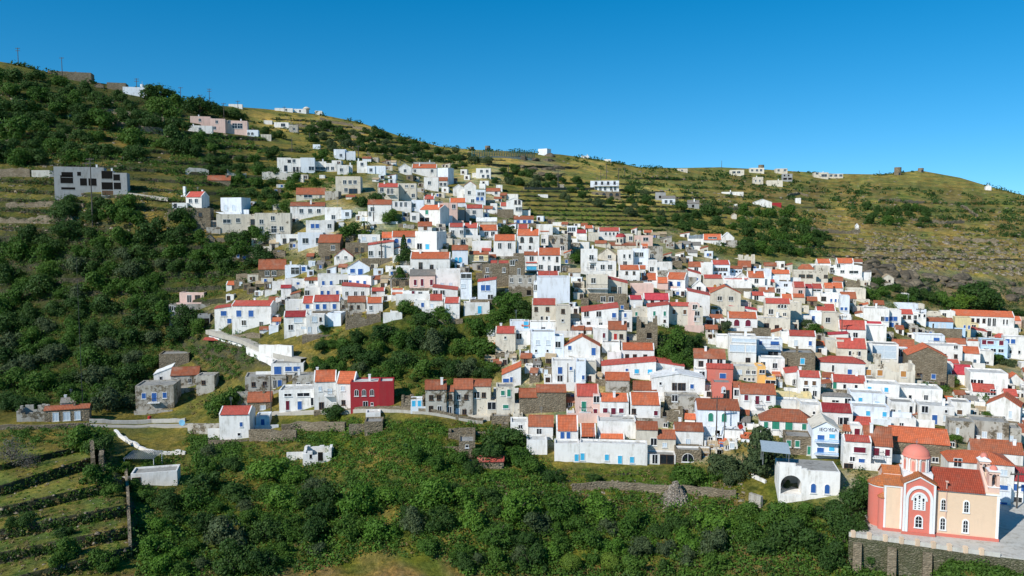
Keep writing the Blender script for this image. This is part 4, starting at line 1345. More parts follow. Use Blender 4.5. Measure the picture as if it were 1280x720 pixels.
NW_, NL, ND, NE, NRI = 8.0, 0.0, 6.4, 5.95, 1.8
m = MB(); m.prismx([(0, -4), (ND, -4), (ND, NE), (ND / 2, NE + NRI - .1), (0, NE)], 0.0, NW_ - .02)
nave = m.build("nave", M_PEACH, church)
m = MB(); s_ = NRI / (ND / 2)
for x0, x1 in ((-.15, 6.15),):
    m.slab((x0, -.3, NE + .12 - .3 * s_), (x1, -.3, NE + .12 - .3 * s_), (x1, ND / 2, NE + .12 + NRI), (x0, ND / 2, NE + .12 + NRI), .14)
    m.slab((x0, ND / 2, NE + .12 + NRI), (x1, ND / 2, NE + .12 + NRI), (x1, ND + .3, NE + .12 - .3 * s_), (x0, ND + .3, NE + .12 - .3 * s_), .14)
m.build("nave_roof", M_CHR, church)
m = MB(); m.box(0.02, NW_, -.12, -.001, NE - .32, NE - .14); m.box(NW_ - .3, NW_ + .05, -.07, .4, .32, NE - .33); m.build("cornice", TRIM, church)
for px, y, w, h in ((1176, 3.95, .52, 1.3), (1204, 3.95, .55, 1.35), (1176, 1.55, .58, 1.45), (1204, 1.5, .58, 1.5)):
    chwin(church, (px - 1168) * cm / .98 + .15, y, w, h, 0)
m = MB(); m.tube((1.3, -.1, 2.3), (1.3, -.1, NE + .9), .06, .06); m.box(1.12, 1.48, -.3, .1, NE + .9, NE + 1.02); m.build("downpipe", M_PINK, church)
m = MB(); m.box(-.1, NW_ + .14, -.16, -.002, -.6, .34); m.box(NW_ - .019, NW_ + .14, 0, ND, -.6, .34); m.build("plinth", M_SALM, church)
# west end parapet and the two belfries
m = MB(); m.prismx([(0.02, NE), (ND - .02, NE), (ND - .3, NE + .7), (ND / 2, NE + NRI + .35), (.3, NE + .7)], 6.2, 6.55); m.box(6.55, NW_ - .03, .02, ND - .02, NE + .002, NE + .35); m.build("west_gable", M_PINK, church)
for yb in (0.0, ND - 1.5):
    b = MB(); x0, x1 = 6.6, 7.95; y0, y1 = yb + .03, yb + 1.45; z0 = NE + .352
    b.box(x0, x1, y0, y1, z0 - .8 if yb == 0 else z0, z0 + .3)
    for ax, bx in ((x0, x0 + .36), (x1 - .36, x1)):
        b.box(ax, bx, y0, y1, z0 + .3, z0 + 1.75)
    n = 8; cx = (x0 + x1) / 2; r = (x1 - x0) / 2 - .36; zs = z0 + 1.75 - .0
    b.box(x0, x1, y0, y1, z0 + 1.95, z0 + 2.25)
    for i in range(n):
        a0, a1 = PI * i / n, PI * (i + 1) / n
        b.prism([(cx + r * math.cos(a0), zs - r + r * math.sin(a0) + .2), (cx + r * math.cos(a0) + .001, z0 + 1.95), (cx + r * math.cos(a1), z0 + 1.95), (cx + r * math.cos(a1), zs - r + r * math.sin(a1) + .2)], y0, y1)
    bt = b.build("belfry", M_PINK, church)
    t = MB(); t.box(x0 - .12, x1 + .12, y0 - .12, y1 + .12, z0 + 2.252, z0 + 2.38); t.box(x0 - .08, x1 + .08, y0 - .08, y1 + .08, z0 + .302, z0 + .40)
    if yb > 0: t.prism([(x0 - .05, z0 + 2.382), (x1 + .05, z0 + 2.382), (cx, z0 + 2.85)], y0, y1)
    t.build("cornice", TRIM, bt)
    d = MB(); cy = (y0 + y1) / 2; zz = z0 + (2.382 if yb == 0 else 2.7); d.lathe([(.5, zz), (.47, zz + .2), (.33, zz + .4), (.12, zz + .5), (0, zz + .52)], cx, cy, 12)
    d.build("cupola", M_DOME, bt)
    l = MB(); l.lathe([(0, z0 + 1.4), (.1, z0 + 1.38), (.14, z0 + 1.2), (.24, z0 + .95), (.24, z0 + .9), (0, z0 + .9)], cx, cy, 10); l.tube((cx, cy, z0 + 1.38), (cx, cy, z0 + 1.9), .03, .03); l.build("bell", M_RAIL, bt)
# transept bay
TX0, TX1, TY = -4.35, -.18, -.62; TE, TA = 6.5, 7.5; tc = (TX0 + TX1) / 2
m = MB(); m.prism([(TX0, -4), (TX1, -4), (TX1, TE), (tc, TA), (TX0, TE)], TY, ND + .5); tr = m.build("transept", M_SALM, church)
m = MB(); zc_ = 4.45; arch_band(m, tc, .34, zc_, 1.78, 1.42, TY - .14, TY + .01, 18)
m.box(TX0 - .02, TX0 + .28, TY - .12, TY + .01, .34, TE - .1); m.box(TX1 - .28, TX1 + .02, TY - .12, TY + .01, .34, TE - .1)
for sg in (-1, 1):
    xe = TX0 - .02 if sg < 0 else TX1 + .02
    a_, b_ = (xe, TE - .1), (tc, TA - .1); q_ = [(xe, TE - .26), (tc, TA - .28), b_, a_]
    m.prism(q_ if sg < 0 else [q_[1], q_[0], q_[3], q_[2]], TY - .13, TY + .01)
m.build("white_arch", TRIM, tr)
m = MB(); arch_band(m, tc, 3.55, 4.35, 1.08, .84, TY - .12, TY + .01, 14, False)
m.poly([(x, TY - .05, z) for x, z in arch_pts(1.66, 2.05, tc, 3.15)]); pm = m.build("window_screen", TRIM, tr)
m = MB()
for k, (dx, hh) in enumerate(((-.52, 1.25), (0, 1.6), (.52, 1.25))):
    for j in range(5):
        z = 3.3 + j * (hh - .2) / 4.4
        m.box(tc + dx - .09, tc + dx + .09, TY - .07, TY - .052, z, z + .14)
    m.poly([(x, TY - .068, z) for x, z in arch_pts(.26, .3, tc + dx, 3.2 + hh - .05)])
m.build("pierced_light", M_DARK, pm)
m = MB(); 
chwin(tr, tc, 1.7, .82, 1.4, TY)
m = MB(); m.box(TX0 - .14, TX1 + .14, TY - .16, TY - .002, -.6, .33); m.build("plinth", M_SALM, tr)
m = MB(); o_ = .2; sl_ = (TA - TE) / (tc - TX0)
m.slab((TX0 - o_, TY - .2, TE + .14 - o_ * sl_), (tc, TY - .2, TA + .14), (tc, ND + .6, TA + .14), (TX0 - o_, ND + .6, TE + .14 - o_ * sl_), .14)
m.slab((tc, TY - .2, TA + .14), (TX1 + o_, TY - .2, TE + .14 - o_ * sl_), (TX1 + o_, ND + .6, TE + .14 - o_ * sl_), (tc, ND + .6, TA + .14), .14)
m.build("transept_roof", M_OCHT, church)
# chancel block, apses
BX0 = -6.75
m = MB(); m.box(BX0, TX0 - .01, .0, ND, -4, 5.9); cb = m.build("chancel", M_PEACH, church)
m = MB(); m.box(BX0 - .04, BX0 + .22, -.06, .2, .34, 5.6); m.box(TX0 - .28, TX0 - .021, -.06, -.001, .34, 5.6); m.box(BX0 - .06, TX0 - .021, -.1, -.001, 5.602, 5.85); m.build("white_pilaster", TRIM, cb)
m = MB(); m.box(BX0 - .12, TX0 - .15, -.14, -.001, -.6, .335); m.build("plinth", M_SALM, cb)
m = MB(); n = len(m.v); o_ = .2; A4 = [(BX0 - o_, -o_, 5.95), (TX0, -o_, 5.95), (TX0, 2.2, 6.75), (BX0 - o_, 2.2, 6.75)]
m.slab(*A4, .12); m.slab((BX0 - .1, 2.0, 6.9), (TX0, 2.0, 6.9), (TX0, 3.3, 7.6), (BX0 - .1, 3.3, 7.6), .12); m.slab((BX0 - .1, 3.3, 7.6), (TX0, 3.3, 7.6), (TX0, ND, 6.0), (BX0 - .1, ND, 6.0), .12)
m.build("chancel_roof", M_OCHT, cb)
m = MB(); m.prismx([(1.9, 5.9), (ND - .1, 5.9), (3.3, 7.46), (2.0, 6.75)], BX0 + .05, TX0); m.build("clerestory", M_PINK, cb)
m = MB(); m.lathe([(1.75, -4), (1.75, 5.3)], BX0, 3.0, 18, 0, PI / 2, 1.5 * PI); ap = m.build("apse", M_SALM, church)
m = MB(); m.lathe([(1.95, 5.25), (1.95, 5.36), (0.02, 6.35)], BX0, 3.0, 18, 0, PI / 2, 1.5 * PI); m.build("apse_roof", M_OCHT, ap)
m = MB(); m.lathe([(1.8, 5.05), (1.84, 5.25)], BX0, 3.0, 18, 0, PI / 2, 1.5 * PI); m.build("white_band", TRIM, ap)
m = MB(); m.lathe([(.7, -4), (.7, 4.1)], BX0, .75, 12, 0, PI / 2, 1.5 * PI); a2 = m.build("side_apse", M_SALM, church)
m = MB(); m.lathe([(.85, 4.05), (.85, 4.14), (0.02, 4.7)], BX0, .75, 12, 0, PI / 2, 1.5 * PI); m.build("apse_roof", M_OCHT, a2)
# drum and dome
dx_, dy_ = tc + .05, 3.0
m = MB(); m.box(dx_ - 1.95, dx_ + 1.95, dy_ - 1.95, dy_ + 1.95, 6.4, 7.35); m.build("drum_base", TRIM, church)
m = MB(); m.lathe([(1.72, 7.3), (1.72, 9.15)], dx_, dy_, 24); dr = m.build("drum", M_PINK, church)
m = MB(); g = MB()
for k in range(8):
    a = PI / 8 + k * PI / 4; R = Matrix.Rotation(a, 4, 'Z')
    t = MB(); arch_band(t, 0, 7.4, 8.75, .58, .42, -1.80, -1.62, 8)
    for f in t.f: pass
    n0 = len(m.v); m.v += [tuple(R @ Vector(v) + Vector((dx_, dy_, 0))) for v in t.v]; m.f += [tuple(n0 + i for i in f) for f in t.f]; m.m += t.m
    n0 = len(g.v); pa = [(x, -1.76, z) for x, z in arch_pts(.4, 1.25, 0, 7.5)]; g.v += [tuple(R @ Vector(v) + Vector((dx_, dy_, 0))) for v in pa]; g.f.append(tuple(range(n0, n0 + len(pa)))); g.m.append(0); g.build("drum_window", M_DOME, dr); g = MB()
m.build("drum_arcade", TRIM, dr)
m = MB(); prof = [(1.9, 9.1), (1.9, 9.22)] + [(1.84 * math.cos(t_), 9.2 + 1.35 * math.sin(t_)) for t_ in [i * PI / 2 / 10 for i in range(11)]]
m.lathe(prof, dx_, dy_, 32); do = m.build("dome", M_DOME, dr); do.data.polygons.foreach_set("use_smooth", [True] * len(do.data.polygons))
m = MB(); m.box(dx_ - .03, dx_ + .03, dy_ - .03, dy_ + .03, 10.5, 11.2); m.box(dx_ - .2, dx_ + .2, dy_ - .025, dy_ + .025, 10.85, 10.92); m.build("cross", M_METAL, dr)

def onplane(x, y, z):
    a, b, c = ray(x, y); t = (z - CAMZ) / c; return Vector((a * t, b * t, z))
edge = [(1061, 669), (1100, 674), (1150, 681), (1200, 688.5), (1250, 695), (1330, 705)]
back = [(1390, 640), (1345, 606), (1250, 606), (1190, 625), (1100, 628), (1075, 640)]
E = [onplane(x, y, ZT - .02) for x, y in edge]; Bk = [onplane(x, y, ZT - .02) for x, y in back]
m = MB(); ring = E + Bk; n = len(ring)
m.poly([tuple(v) for v in ring])
for i in range(n):
    a_, b_ = ring[i], ring[(i + 1) % n]; m.quad((a_.x, a_.y, a_.z - 8), (b_.x, b_.y, b_.z - 8), tuple(b_), tuple(a_))
t = m.build("pavement", M_CONC); t["kind"] = "structure"
wl = empty("retaining_wall", E[0]); tag(wl, "tall mossy stone retaining wall with buttresses under the pink church", "wall", None, "thing")
def wall_strip(m, pts_, h0, h1, th, off=0):
    for a_, b_ in zip(pts_[:-1], pts_[1:]):
        d_ = (b_ - a_); d_.z = 0; nrm = Vector((d_.y, -d_.x, 0)).normalized()
        p0, p1 = a_ + nrm * off, b_ + nrm * off; q0, q1 = p0 + nrm * th, p1 + nrm * th
        m.hexa([(q0.x, q0.y, q0.z + h0), (q1.x, q1.y, q1.z + h0), (p1.x, p1.y, p1.z + h0), (p0.x, p0.y, p0.z + h0), (q0.x, q0.y, q0.z + h1), (q1.x, q1.y, q1.z + h1), (p1.x, p1.y, p1.z + h1), (p0.x, p0.y, p0.z + h1)])
loc = [e - E[0] for e in E]
MOSS = mat_stone("mossy_stone", (.22, .20, .14), (.12, .12, .07), (.07, .08, .04), 2.4)
m = MB(); wall_strip(m, loc, -8, -.12, .5, .01); m.build("wall_face", MOSS, wl)
for px in (1072, 1115, 1159):
    f_ = np.interp(px, [e[0] for e in edge], [e[1] for e in edge]); c_ = onplane(px, f_, ZT) - E[0]
    d_ = Vector((math.cos(math.atan2(E[2].y - E[0].y, E[2].x - E[0].x)), math.sin(math.atan2(E[2].y - E[0].y, E[2].x - E[0].x)), 0)); nn = Vector((d_.y, -d_.x, 0))
    m = MB(); a_ = c_ - d_ * .5; b_ = c_ + d_ * .5
    P8 = []
    for z, o2 in ((-8, 2.0), (-.6, .9)):
        for q_ in (a_ + nn * o2, b_ + nn * o2, b_ + nn * .3, a_ + nn * .3): P8.append((q_.x, q_.y, z))
    m.hexa(P8); m.build("buttress", WALLM['s'], wl)
pw = empty("parapet", E[0] + Vector((0, 0, .0))); tag(pw, "low cream parapet with square posts along the church terrace edge", "wall", None, "thing")
m = MB(); wall_strip(m, loc[:5], -.11, .42, .3, -.1); m.build("low_wall", M_CONC, pw)
for px in range(1066, 1246, 20):
    f_ = np.interp(px, [e[0] for e in edge], [e[1] for e in edge]); c_ = onplane(px, f_, ZT) - E[0]
    m = MB(); m.box(c_.x - .22, c_.x + .22, c_.y - .32, c_.y + .14, -.1, .72); m.build("post", M_PEACH, pw)

# ------------------------------------------------------------------ the small red-domed chapel in the upper village
p_ = P(777, 312); k_ = mpp(p_); ch = empty("domed_chapel", p_, math.radians(-2)); tag(ch, "small cream chapel with a dark red dome and a side belfry among white houses", "chapel")
LM["red-domed chapel"] = (777, 300)
m = MB(); m.box(-14 * k_, 22 * k_, 0, 5.5, -5, 5 * k_); m.build("wall", WALLM['c'], ch)
m = MB(); m.slab((-14 * k_ - .1, -.1, 5 * k_ + .1), (22 * k_ + .1, -.1, 5 * k_ + .1), (22 * k_ + .1, 2.7, 5 * k_ + .9), (-14 * k_ - .1, 2.7, 5 * k_ + .9), .12); m.slab((-14 * k_ - .1, 2.7, 5 * k_ + .9), (22 * k_ + .1, 2.7, 5 * k_ + .9), (22 * k_ + .1, 5.6, 5 * k_ + .1), (-14 * k_ - .1, 5.6, 5 * k_ + .1), .12); m.build("roof", TILEM['t'], ch)
R_ = 6.6 * k_; zb, zt = 4.5 * k_, 14.5 * k_
m = MB(); m.lathe([(R_, zb), (R_, zt), (R_ * 1.06, zt + .02), (R_ * 1.06, zt + .2), (0, zt + .2)], 0, 2.7, 8, 0, PI / 8, PI / 8 + 2 * PI); dr = m.build("drum", WALLM['c'], ch)
m = MB()
for k in range(8):
    a = k * PI / 4; Rm = Matrix.Rotation(a, 4, 'Z'); n0 = len(m.v); pa = [(x, -R_ * .945, z) for x, z in arch_pts(.55, 1.5, 0, zb + .5)]
    m.v += [tuple(Rm @ Vector(v) + Vector((0, 2.7, 0))) for v in pa]; m.f.append(tuple(range(n0, n0 + len(pa)))); m.m.append(0); m.build("drum_window", M_DARK, dr); m = MB()
m = MB(); m.lathe([(R_ * 1.02, zt + .2)] + [(R_ * math.cos(t_), zt + .2 + R_ * .72 * math.sin(t_)) for t_ in [i * PI / 2 / 8 for i in range(9)]], 0, 2.7, 16); m.build("dome", TILEM['d'], dr)
m = MB(); bx = 21 * k_; m.box(bx - 3 * k_, bx - 1.3 * k_, -.3, .9, -1, 9 * k_); m.box(bx + 1.3 * k_, bx + 3 * k_, -.3, .9, -1, 9 * k_); m.box(bx - 3 * k_, bx + 3 * k_, -.3, .9, 9 * k_, 11 * k_); m.lathe([(2.2 * k_, 11 * k_), (1.6 * k_, 12.2 * k_), (0, 12.8 * k_)], bx, .3, 10); m.build("belfry", WALLM['c'], ch)

# ------------------------------------------------------------------ white house with the big arch
p_ = P(1011, 624.5); k_ = mpp(p_); rzA = math.radians(-12); ah = empty("arched_house", p_, rzA); tag(ah, "white flat-roofed house with one big dark arch and two blue windows behind the trees", "house", "houses on the hillside")
W_ = 71 * k_ / math.cos(math.radians(9)); H_ = 37 * k_; hw = W_ / 2; ax = -hw + 14.5 * k_; ar = 12.5 * k_; zs = 17 * k_; z0 = 5 * k_
m = MB(); dpt = 5.5; hol = 4.6
m.box(-hw, ax - ar, 0, dpt, -4, H_); m.box(ax + ar, hw, 0, dpt, -4, H_); m.box(ax - ar, ax + ar, hol, dpt, -4, H_); m.box(ax - ar, ax + ar, 0, hol, -4, z0)
for i in range(14):
    a0, a1 = PI * i / 14, PI * (i + 1) / 14
    m.prism([(ax + ar * math.cos(a1), zs + ar * math.sin(a1)), (ax + ar * math.cos(a0), zs + ar * math.sin(a0)), (ax + ar * math.cos(a0), H_), (ax + ar * math.cos(a1), H_)], 0, hol)
m.box(-hw, -hw + 2.2, 0.002, .35, H_, H_ + 8 * k_); m.box(-hw + 2.2, -hw + 3.0, 0.002, .35, H_, H_ + 4.5 * k_); m.box(-hw + 3.0, -hw + 3.8, 0.002, .35, H_, H_ + 2 * k_)
m.build("wall", WALLM['w'], ah)
m = MB(); m.box(-hw + .2, hw - .2, .37, dpt - .2, H_ + .004, H_ + .05); m.build("roof", FLATM['g'], ah)
for px in (1016.3, 1032.5): add_opening(ah, 'b', True, False, (px - 1011.3) * k_, 0, 15 * k_, .62, 1.25)
m = MB(); m.box(-hw + .4, ax + ar, hol - .05, hol - .004, z0, z0 + 1.5); m.build("back_bench", M_CONC, ah)
cn = empty("metal_canopy", p_ + Vector((-3.2, 3.5, H_)), rzA); tag(cn, "pale sheet metal canopy on posts above the big white arch", "canopy")
m = MB(); m.slab((-2.6, -1.4, 2.1), (1.4, -1.4, 1.9), (1.4, 1.6, 2.7), (-2.6, 1.6, 2.9), .07); m.build("sheet", mat_plain("canopy_sheet", (.40, .47, .50), .4, .2), cn)
for x_, y_ in ((-2.4, -1.2), (1.2, -1.2), (1.2, 1.4), (-2.4, 1.4)):
    m = MB(); m.tube((x_, y_, 0), (x_, y_, 2.0 + (.6 if y_ > 0 else -.1)), .05, .05); m.build("post", M_METAL, cn)

# ------------------------------------------------------------------ pale blue-and-white house with lettering and blue balconies
p_ = P(1031, 573); k_ = mpp(p_); sh = empty("balcony_house", p_, math.radians(-13)); tag(sh, "narrow bluish white house with dark lettering and two sky blue balconies", "house", "houses on the hillside")
W_ = 31 * k_; H_ = 38 * k_; hw = W_ / 2
m = MB(); m.prism([(-hw, -4), (hw, -4), (hw, H_), (0, H_ + 9 * k_), (-hw, H_)], 0, 5.5); m.build("wall", WALLM['W'], sh)
SKYB = mat_plain("sky_blue_paint", (.20, .46, .78), .5)
for zc, hh in ((27 * k_, 8 * k_), (11 * k_, 9 * k_)):
    m = MB(); m.box(-hw + .3, hw - .1, -1.0, -.002, zc - 5.5 * k_, zc - 4.3 * k_); bo = m.build("balcony", WALLM['W'], sh)
    m = MB(); m.box(-hw + .3, hw - .1, -1.0, -.95, zc - 1.6 * k_, zc - 1.2 * k_)
    for i in range(26): x = -hw + .3 + (W_ - .45) * i / 25; m.box(x, x + .04, -.99, -.95, zc - 4.3 * k_, zc - 1.6 * k_)
    m.build("railing", SKYB, bo)
    add_opening(sh, 'b', False, True, -hw * .35, 0, zc - .2, 8 * k_, 8.5 * k_); add_opening(sh, 't', False, False, hw * .5, 0, zc + .2, 7 * k_, 5 * k_)
m = MB()
M_INK = mat_plain("dark_lettering", (.05, .055, .06), .6)
# dark lettering too blurred to read in the photograph: strokes with the same rhythm
for txt, x_, sz in (("IEOY", -.95, .62), ("IEA", .62, .62)):
    cu = bpy.data.curves.new("lettering", 'FONT'); cu.body = txt; cu.size = sz * 1.25; cu.extrude = .015
    tmp = bpy.data.objects.new("lettering", cu); COL.objects.link(tmp)
    bpy.context.view_layer.update()
    me = bpy.data.meshes.new_from_object(tmp.evaluated_get(bpy.context.evaluated_depsgraph_get())); bpy.data.objects.remove(tmp)
    me.materials.append(M_INK); o = link("lettering", me, sh, (x_, -.03, H_ - 3.5 * k_)); o.rotation_euler = (PI / 2, 0, 0)
m = MB(); m.slab((-hw - .15, -.2, H_ + .05), (0, -.2, H_ + 9 * k_ + .1), (0, 5.6, H_ + 9 * k_ + .1), (-hw - .15, 5.6, H_ + .05), .12); m.slab((0, -.2, H_ + 9 * k_ + .1), (hw + .15, -.2, H_ + .05), (hw + .15, 5.6, H_ + .05), (0, 5.6, H_ + 9 * k_ + .1), .12); m.build("roof", WALLM['c'], sh)
p_ = P(923, 545) ; sg = empty("round_sign", p_ + Vector((0, -1.2, 1.0)))
tag(sg, "round red sign on the white wall below the arched blue house", "sign")
m = MB(); m.lathe([(0, 0), (.42, 0), (.42, .05), (0, .05)], 0, 0, 18); o = m.build("disc", PANEM['r'], sg); o.rotation_euler = (PI / 2, 0, 0); o.location = (0, 0, .9)
m = MB(); m.tube((0, .03, -1.1), (0, .03, 1.0), .035, .035); m.build("post", M_METAL, sg)

# ------------------------------------------------------------------ windmill stumps and the domed hut on the ridges
def round_tower(px, y0, y1, wpx, name, label, cat, group=None, dome=False):
    p = P(px, y1); k = mpp(p); r = wpx * k / 2; h = (y1 - y0) * k
    t = empty(name, p); tag(t, label, cat, group)
    m = MB(); m.lathe([(r * 1.08, -4), (r, h), (r * .82, h), (r * .8, h - .6), (0, h - .6)], 0, r, 20); m.build("tower_wall", WALLM['s'] if not dome else WALLM['c'], t)
    if dome:
        m = MB(); m.lathe([(r * 1.5, h), (r * 1.5, h + .3), (r * 1.0, h + .9), (r * .4, h + 1.3), (0, h + 1.4)], 0, r, 20); m.build("dome", WALLM['c'], t)
    else:
        m = MB(); m.box(-.5, .5, -.12, .0, 0, 1.9); m.build("door", M_DARK, t)
WG = "old round windmill towers on the ridges"
round_tower(1124, 209, 219, 8.2, "windmill_tower", "tall roofless stone windmill tower on the far right ridge", "windmill", WG)
round_tower(1152.5, 210, 215.5, 6.5, "windmill_tower", "low windmill stump right of the tall one on the right ridge", "windmill", WG)
round_tower(952.5, 202.5, 209, 7, "windmill_tower", "stone windmill stump above the cream ruins on the ridge", "windmill", WG)
round_tower(609.5, 178, 184.5, 6.5, "windmill_tower", "stone windmill stump on the ridge above the fenced court", "windmill", WG)
round_tower(590, 181, 185.5, 5, "windmill_tower", "smallest broken windmill stump on the ridge left of the fenced court", "windmill", WG)
round_tower(382.5, 133, 139, 6, "domed_hut", "round hut with a wide pale mushroom dome on the left ridge", "hut", None, True)

# ------------------------------------------------------------------ poles
POLES = "23 60 82 2;78 72 97 1;171 95 109 2;188 102.5 115 1;217 109 119 1;226 105.5 122 1;250 116 127 1;262 110 131 2;280 129 149 1;297.5 126 142 1;635.5 207 224 0;697.5 212 235 1;751 212 225 0;758 204.5 224 0;773 210 237 1;781 208 220 1;355.5 125 131 1;387 166 177.5 0;365 172 186 0;448 182 199 1;467 256 277.5 0;581.5 258 277.5 0;477 302 328 1;116 198 283 2;109 203 240 2;895.3 494 551 1;905.5 510 551 0;937 371.4 390.7 0;1052 393.8 422.2 1;709.7 453.7 486 0;1270.6 588 639.5 1;339 469 515.5 0;1149.6 385 403 1;1099 213 219 0;902 200 209 0;1012 388 400 0"
tops = []
for q_ in POLES.split(";"):
    px, y0, y1, arms = [float(v) for v in q_.split()]
    p = P(px, y1); k = mpp(p); h = (y1 - y0) * k
    t = empty("utility_pole", p)
    m = MB(); rr = .13 if p.y < 200 else .2; m.tube((0, 0, -1), (0, 0, h), rr, rr * .6, 8); m.build("pole", M_POLE, t)
    if arms >= 1:
        m = MB()
        for a_ in range(int(arms)):
            z = h - .5 - a_ * 1.1; m.box(-1.1, 1.1, -.08, .08, z, z + .16)
            for x_ in (-1, -.4, .4, 1): m.tube((x_, 0, z + .16), (x_, 0, z + .42), .05, .05, 5)
        m.build("crossarm", M_POLE, t)
    tops.append((p, h))
    want_label(t, "wooden utility pole" + (" with no crossarm" if arms == 0 else " with crossarms" if arms == 2 else " with one crossarm"), px, (y0 + y1) / 2, "utility pole", "utility poles on the slopes")
p = P(104, 521); k = mpp(p); t = empty("tall_mast", p); tag(t, "very tall thin grey mast rising from the low stone cottage", "mast")
m = MB(); m.tube((0, 0, -1), (0, 0, 110 * k), .06, .05); m.build("lower_pole", M_RAIL, t); m = MB(); m.tube((0, 0, 110 * k), (0, 0, 200 * k), .045, .03); m.build("upper_pole", M_RAIL, t)
p = P(230.4, 246); t = empty("white_chimney", p); tag(t, "slim white chimney left of the small white house on the brown base", "chimney")
m = MB(); k = mpp(p); m.box(-.35, .35, 0, .7, -1, 13 * k); m.build("shaft", TRIM, t); m = MB(); m.box(-.9, .9, -.3, 1.2, -.2, .4); m.build("base", TRIM, t)
p = P(178, 104); t = empty("round_water_tank", p); tag(t, "white cylindrical tank on the skyline behind the low white house", "tank"); m = MB(); m.lathe([(.9, -1), (.9, 3.4), (0, 3.5)], 0, 0, 14); m.build("shell", TRIM, t); m = MB(); m.tube((0, 0, 3.5), (0, 0, 5), .08, .08); m.build("pipe", M_METAL, t)

# ------------------------------------------------------------------ walls, lanes
def poly_pts(spec, step=1.2):
    v = [float(t) for t in spec.split()]; L_ = [P(a, b) for a, b in zip(v[::2], v[1::2])]; out = []
    for a, b in zip(L_[:-1], L_[1:]):
        n = max(1, int((b - a).length / step))
        for i in range(n):
            t = i / n; q_ = a.lerp(b, t); out.append(Vector((q_.x, q_.y, gz(q_.x, q_.y, q_.z))))
    out.append(L_[-1]); return out
def garden_wall(spec, h, mat, th, label, name="stone_wall", jit=.12, group=None, lift=0):
    L_ = poly_pts(spec); q = random.Random(hash(spec) % 1000 if False else len(label) * 31); o0 = L_[0]; m = MB(); c = MB()
    hh = [h * (1 + q.uniform(-jit, jit)) for _ in L_]
    for i in range(len(L_) - 1):
        a, b = L_[i] - o0, L_[i + 1] - o0; d = Vector((b.x - a.x, b.y - a.y, 0))
        if d.length < .05: continue
        nrm = Vector((d.y, -d.x, 0)).normalized() * th / 2
        m.hexa([(a.x + nrm.x, a.y + nrm.y, a.z - 2.5), (b.x + nrm.x, b.y + nrm.y, b.z - 2.5), (b.x - nrm.x, b.y - nrm.y, b.z - 2.5), (a.x - nrm.x, a.y - nrm.y, a.z - 2.5),
                (a.x + nrm.x, a.y + nrm.y, a.z + hh[i]), (b.x + nrm.x, b.y + nrm.y, b.z + hh[i + 1]), (b.x - nrm.x, b.y - nrm.y, b.z + hh[i + 1]), (a.x - nrm.x, a.y - nrm.y, a.z + hh[i])])
    o = m.build(name, mat); o.location = o0; tag(o, label, "wall", group, "thing")
ST = WALLM['s']; WH = WALLM['w']
garden_wall("144 542 156 551 178 563 194 569 213 568 232 568", .7, WH, .45, "rough whitewashed curving wall descending through the bushes at left", "whitewashed_wall", .35)
garden_wall("0 537 60 536 112 534", .8, ST, .5, "low stone wall in front of the white-framed stone cottage")
garden_wall("112 528 190 528 232 527", .7, M_CONC, .5, "pale kerb wall along the lane below the peeling grey house", "lane_wall")
garden_wall("236 541 250 542 276 541", 1.9, WALLM['S'], .5, "grey curved ramp wall left of the lone ramp house", "ramp_wall", .04)
garden_wall("262 420 294 430 322 440 353 450", .75, WH, .35, "low white wall along the descending ramp below the long red-roofed house", "whitewashed_wall")
garden_wall("325 449 366 450", 3.1, WH, .6, "tall white terrace wall below the red-roofed house with blue windows", "whitewashed_wall", .03)
garden_wall("309 441 322 447 342 457", 1.3, WH, .5, "sloping white wall above the open-shuttered flat house", "whitewashed_wall", .05)
garden_wall("271 422 300 424 326 422", 1.0, ST, .5, "stone garden wall under the long white house with two blue windows")
garden_wall("296 350 326 350 330 344", 1.6, ST, .5, "stone terrace wall left of the tiled stone barn")
garden_wall("312 323 357 320", 1.6, ST, .5, "short stone terrace wall under the long cream house")
garden_wall("312 551 340 551 371 550", 1.9, ST, .6, "broad stone terrace wall right of the lone ramp house")
garden_wall("352 541 372 537 398 538 432 538", 1.5, ST, .6, "overgrown stone wall below the crimson house")
garden_wall("404 516 430 517 490 514 520 516 570 524 604 529", .9, ST, .4, "long low wall edging the lane under the worn terrace row")
garden_wall("715 613 760 611 800 614 860 617 920 622", 1.2, ST, .35, "long dry stone wall crossing the field left of the rubble heap")
garden_wall("157 588 160 620 161 650 163 690", .9, ST, .4, "rough stone wall running down beside the left terraces", jit=.45)
garden_wall("0 221 38 221", 2.6, ST, .6, "brown stone wall left of the bare concrete villa")
garden_wall("40 221 63 221", 2.1, M_CONC, .4, "pale rendered wall beside the bare concrete villa", "rendered_wall", .02)
garden_wall("63 221 74 220", 1.9, WALLM['g'], .4, "grey wall touching the left side of the bare concrete villa", "rendered_wall", .02)
garden_wall("232 217 261 217", 1.2, M_CONC, .4, "pale concrete wall left of the small red-roofed shed on the hill", "rendered_wall", .05)
garden_wall("284 220.5 308 221.5", 1.5, M_CONC, .4, "pale concrete wall right of the small red-roofed shed on the hill", "rendered_wall", .05)
garden_wall("328 224 364 225 380 228", 2.4, M_CONC, .5, "concrete retaining wall under the terraced white villa", "rendered_wall", .05)
garden_wall("128 140 170 146 205 152", 1.8, ST, .6, "dark dry stone terrace wall on the upper left slope")
garden_wall("120 152 180 163 205 168", 1.4, ST, .6, "lower dry stone terrace wall on the upper left slope")
garden_wall("860 300 884 300", 1.6, WH, .4, "white garden wall left of the lone orange-roofed hill house", "whitewashed_wall")
garden_wall("655 237 760 238 830 241", 1.0, ST, .5, "topmost dry stone wall of the terraced field under the derelict mansion")
garden_wall("940 596 957 604", .5, WH, .35, "short white wall in the shade left of the big arch", "whitewashed_wall")
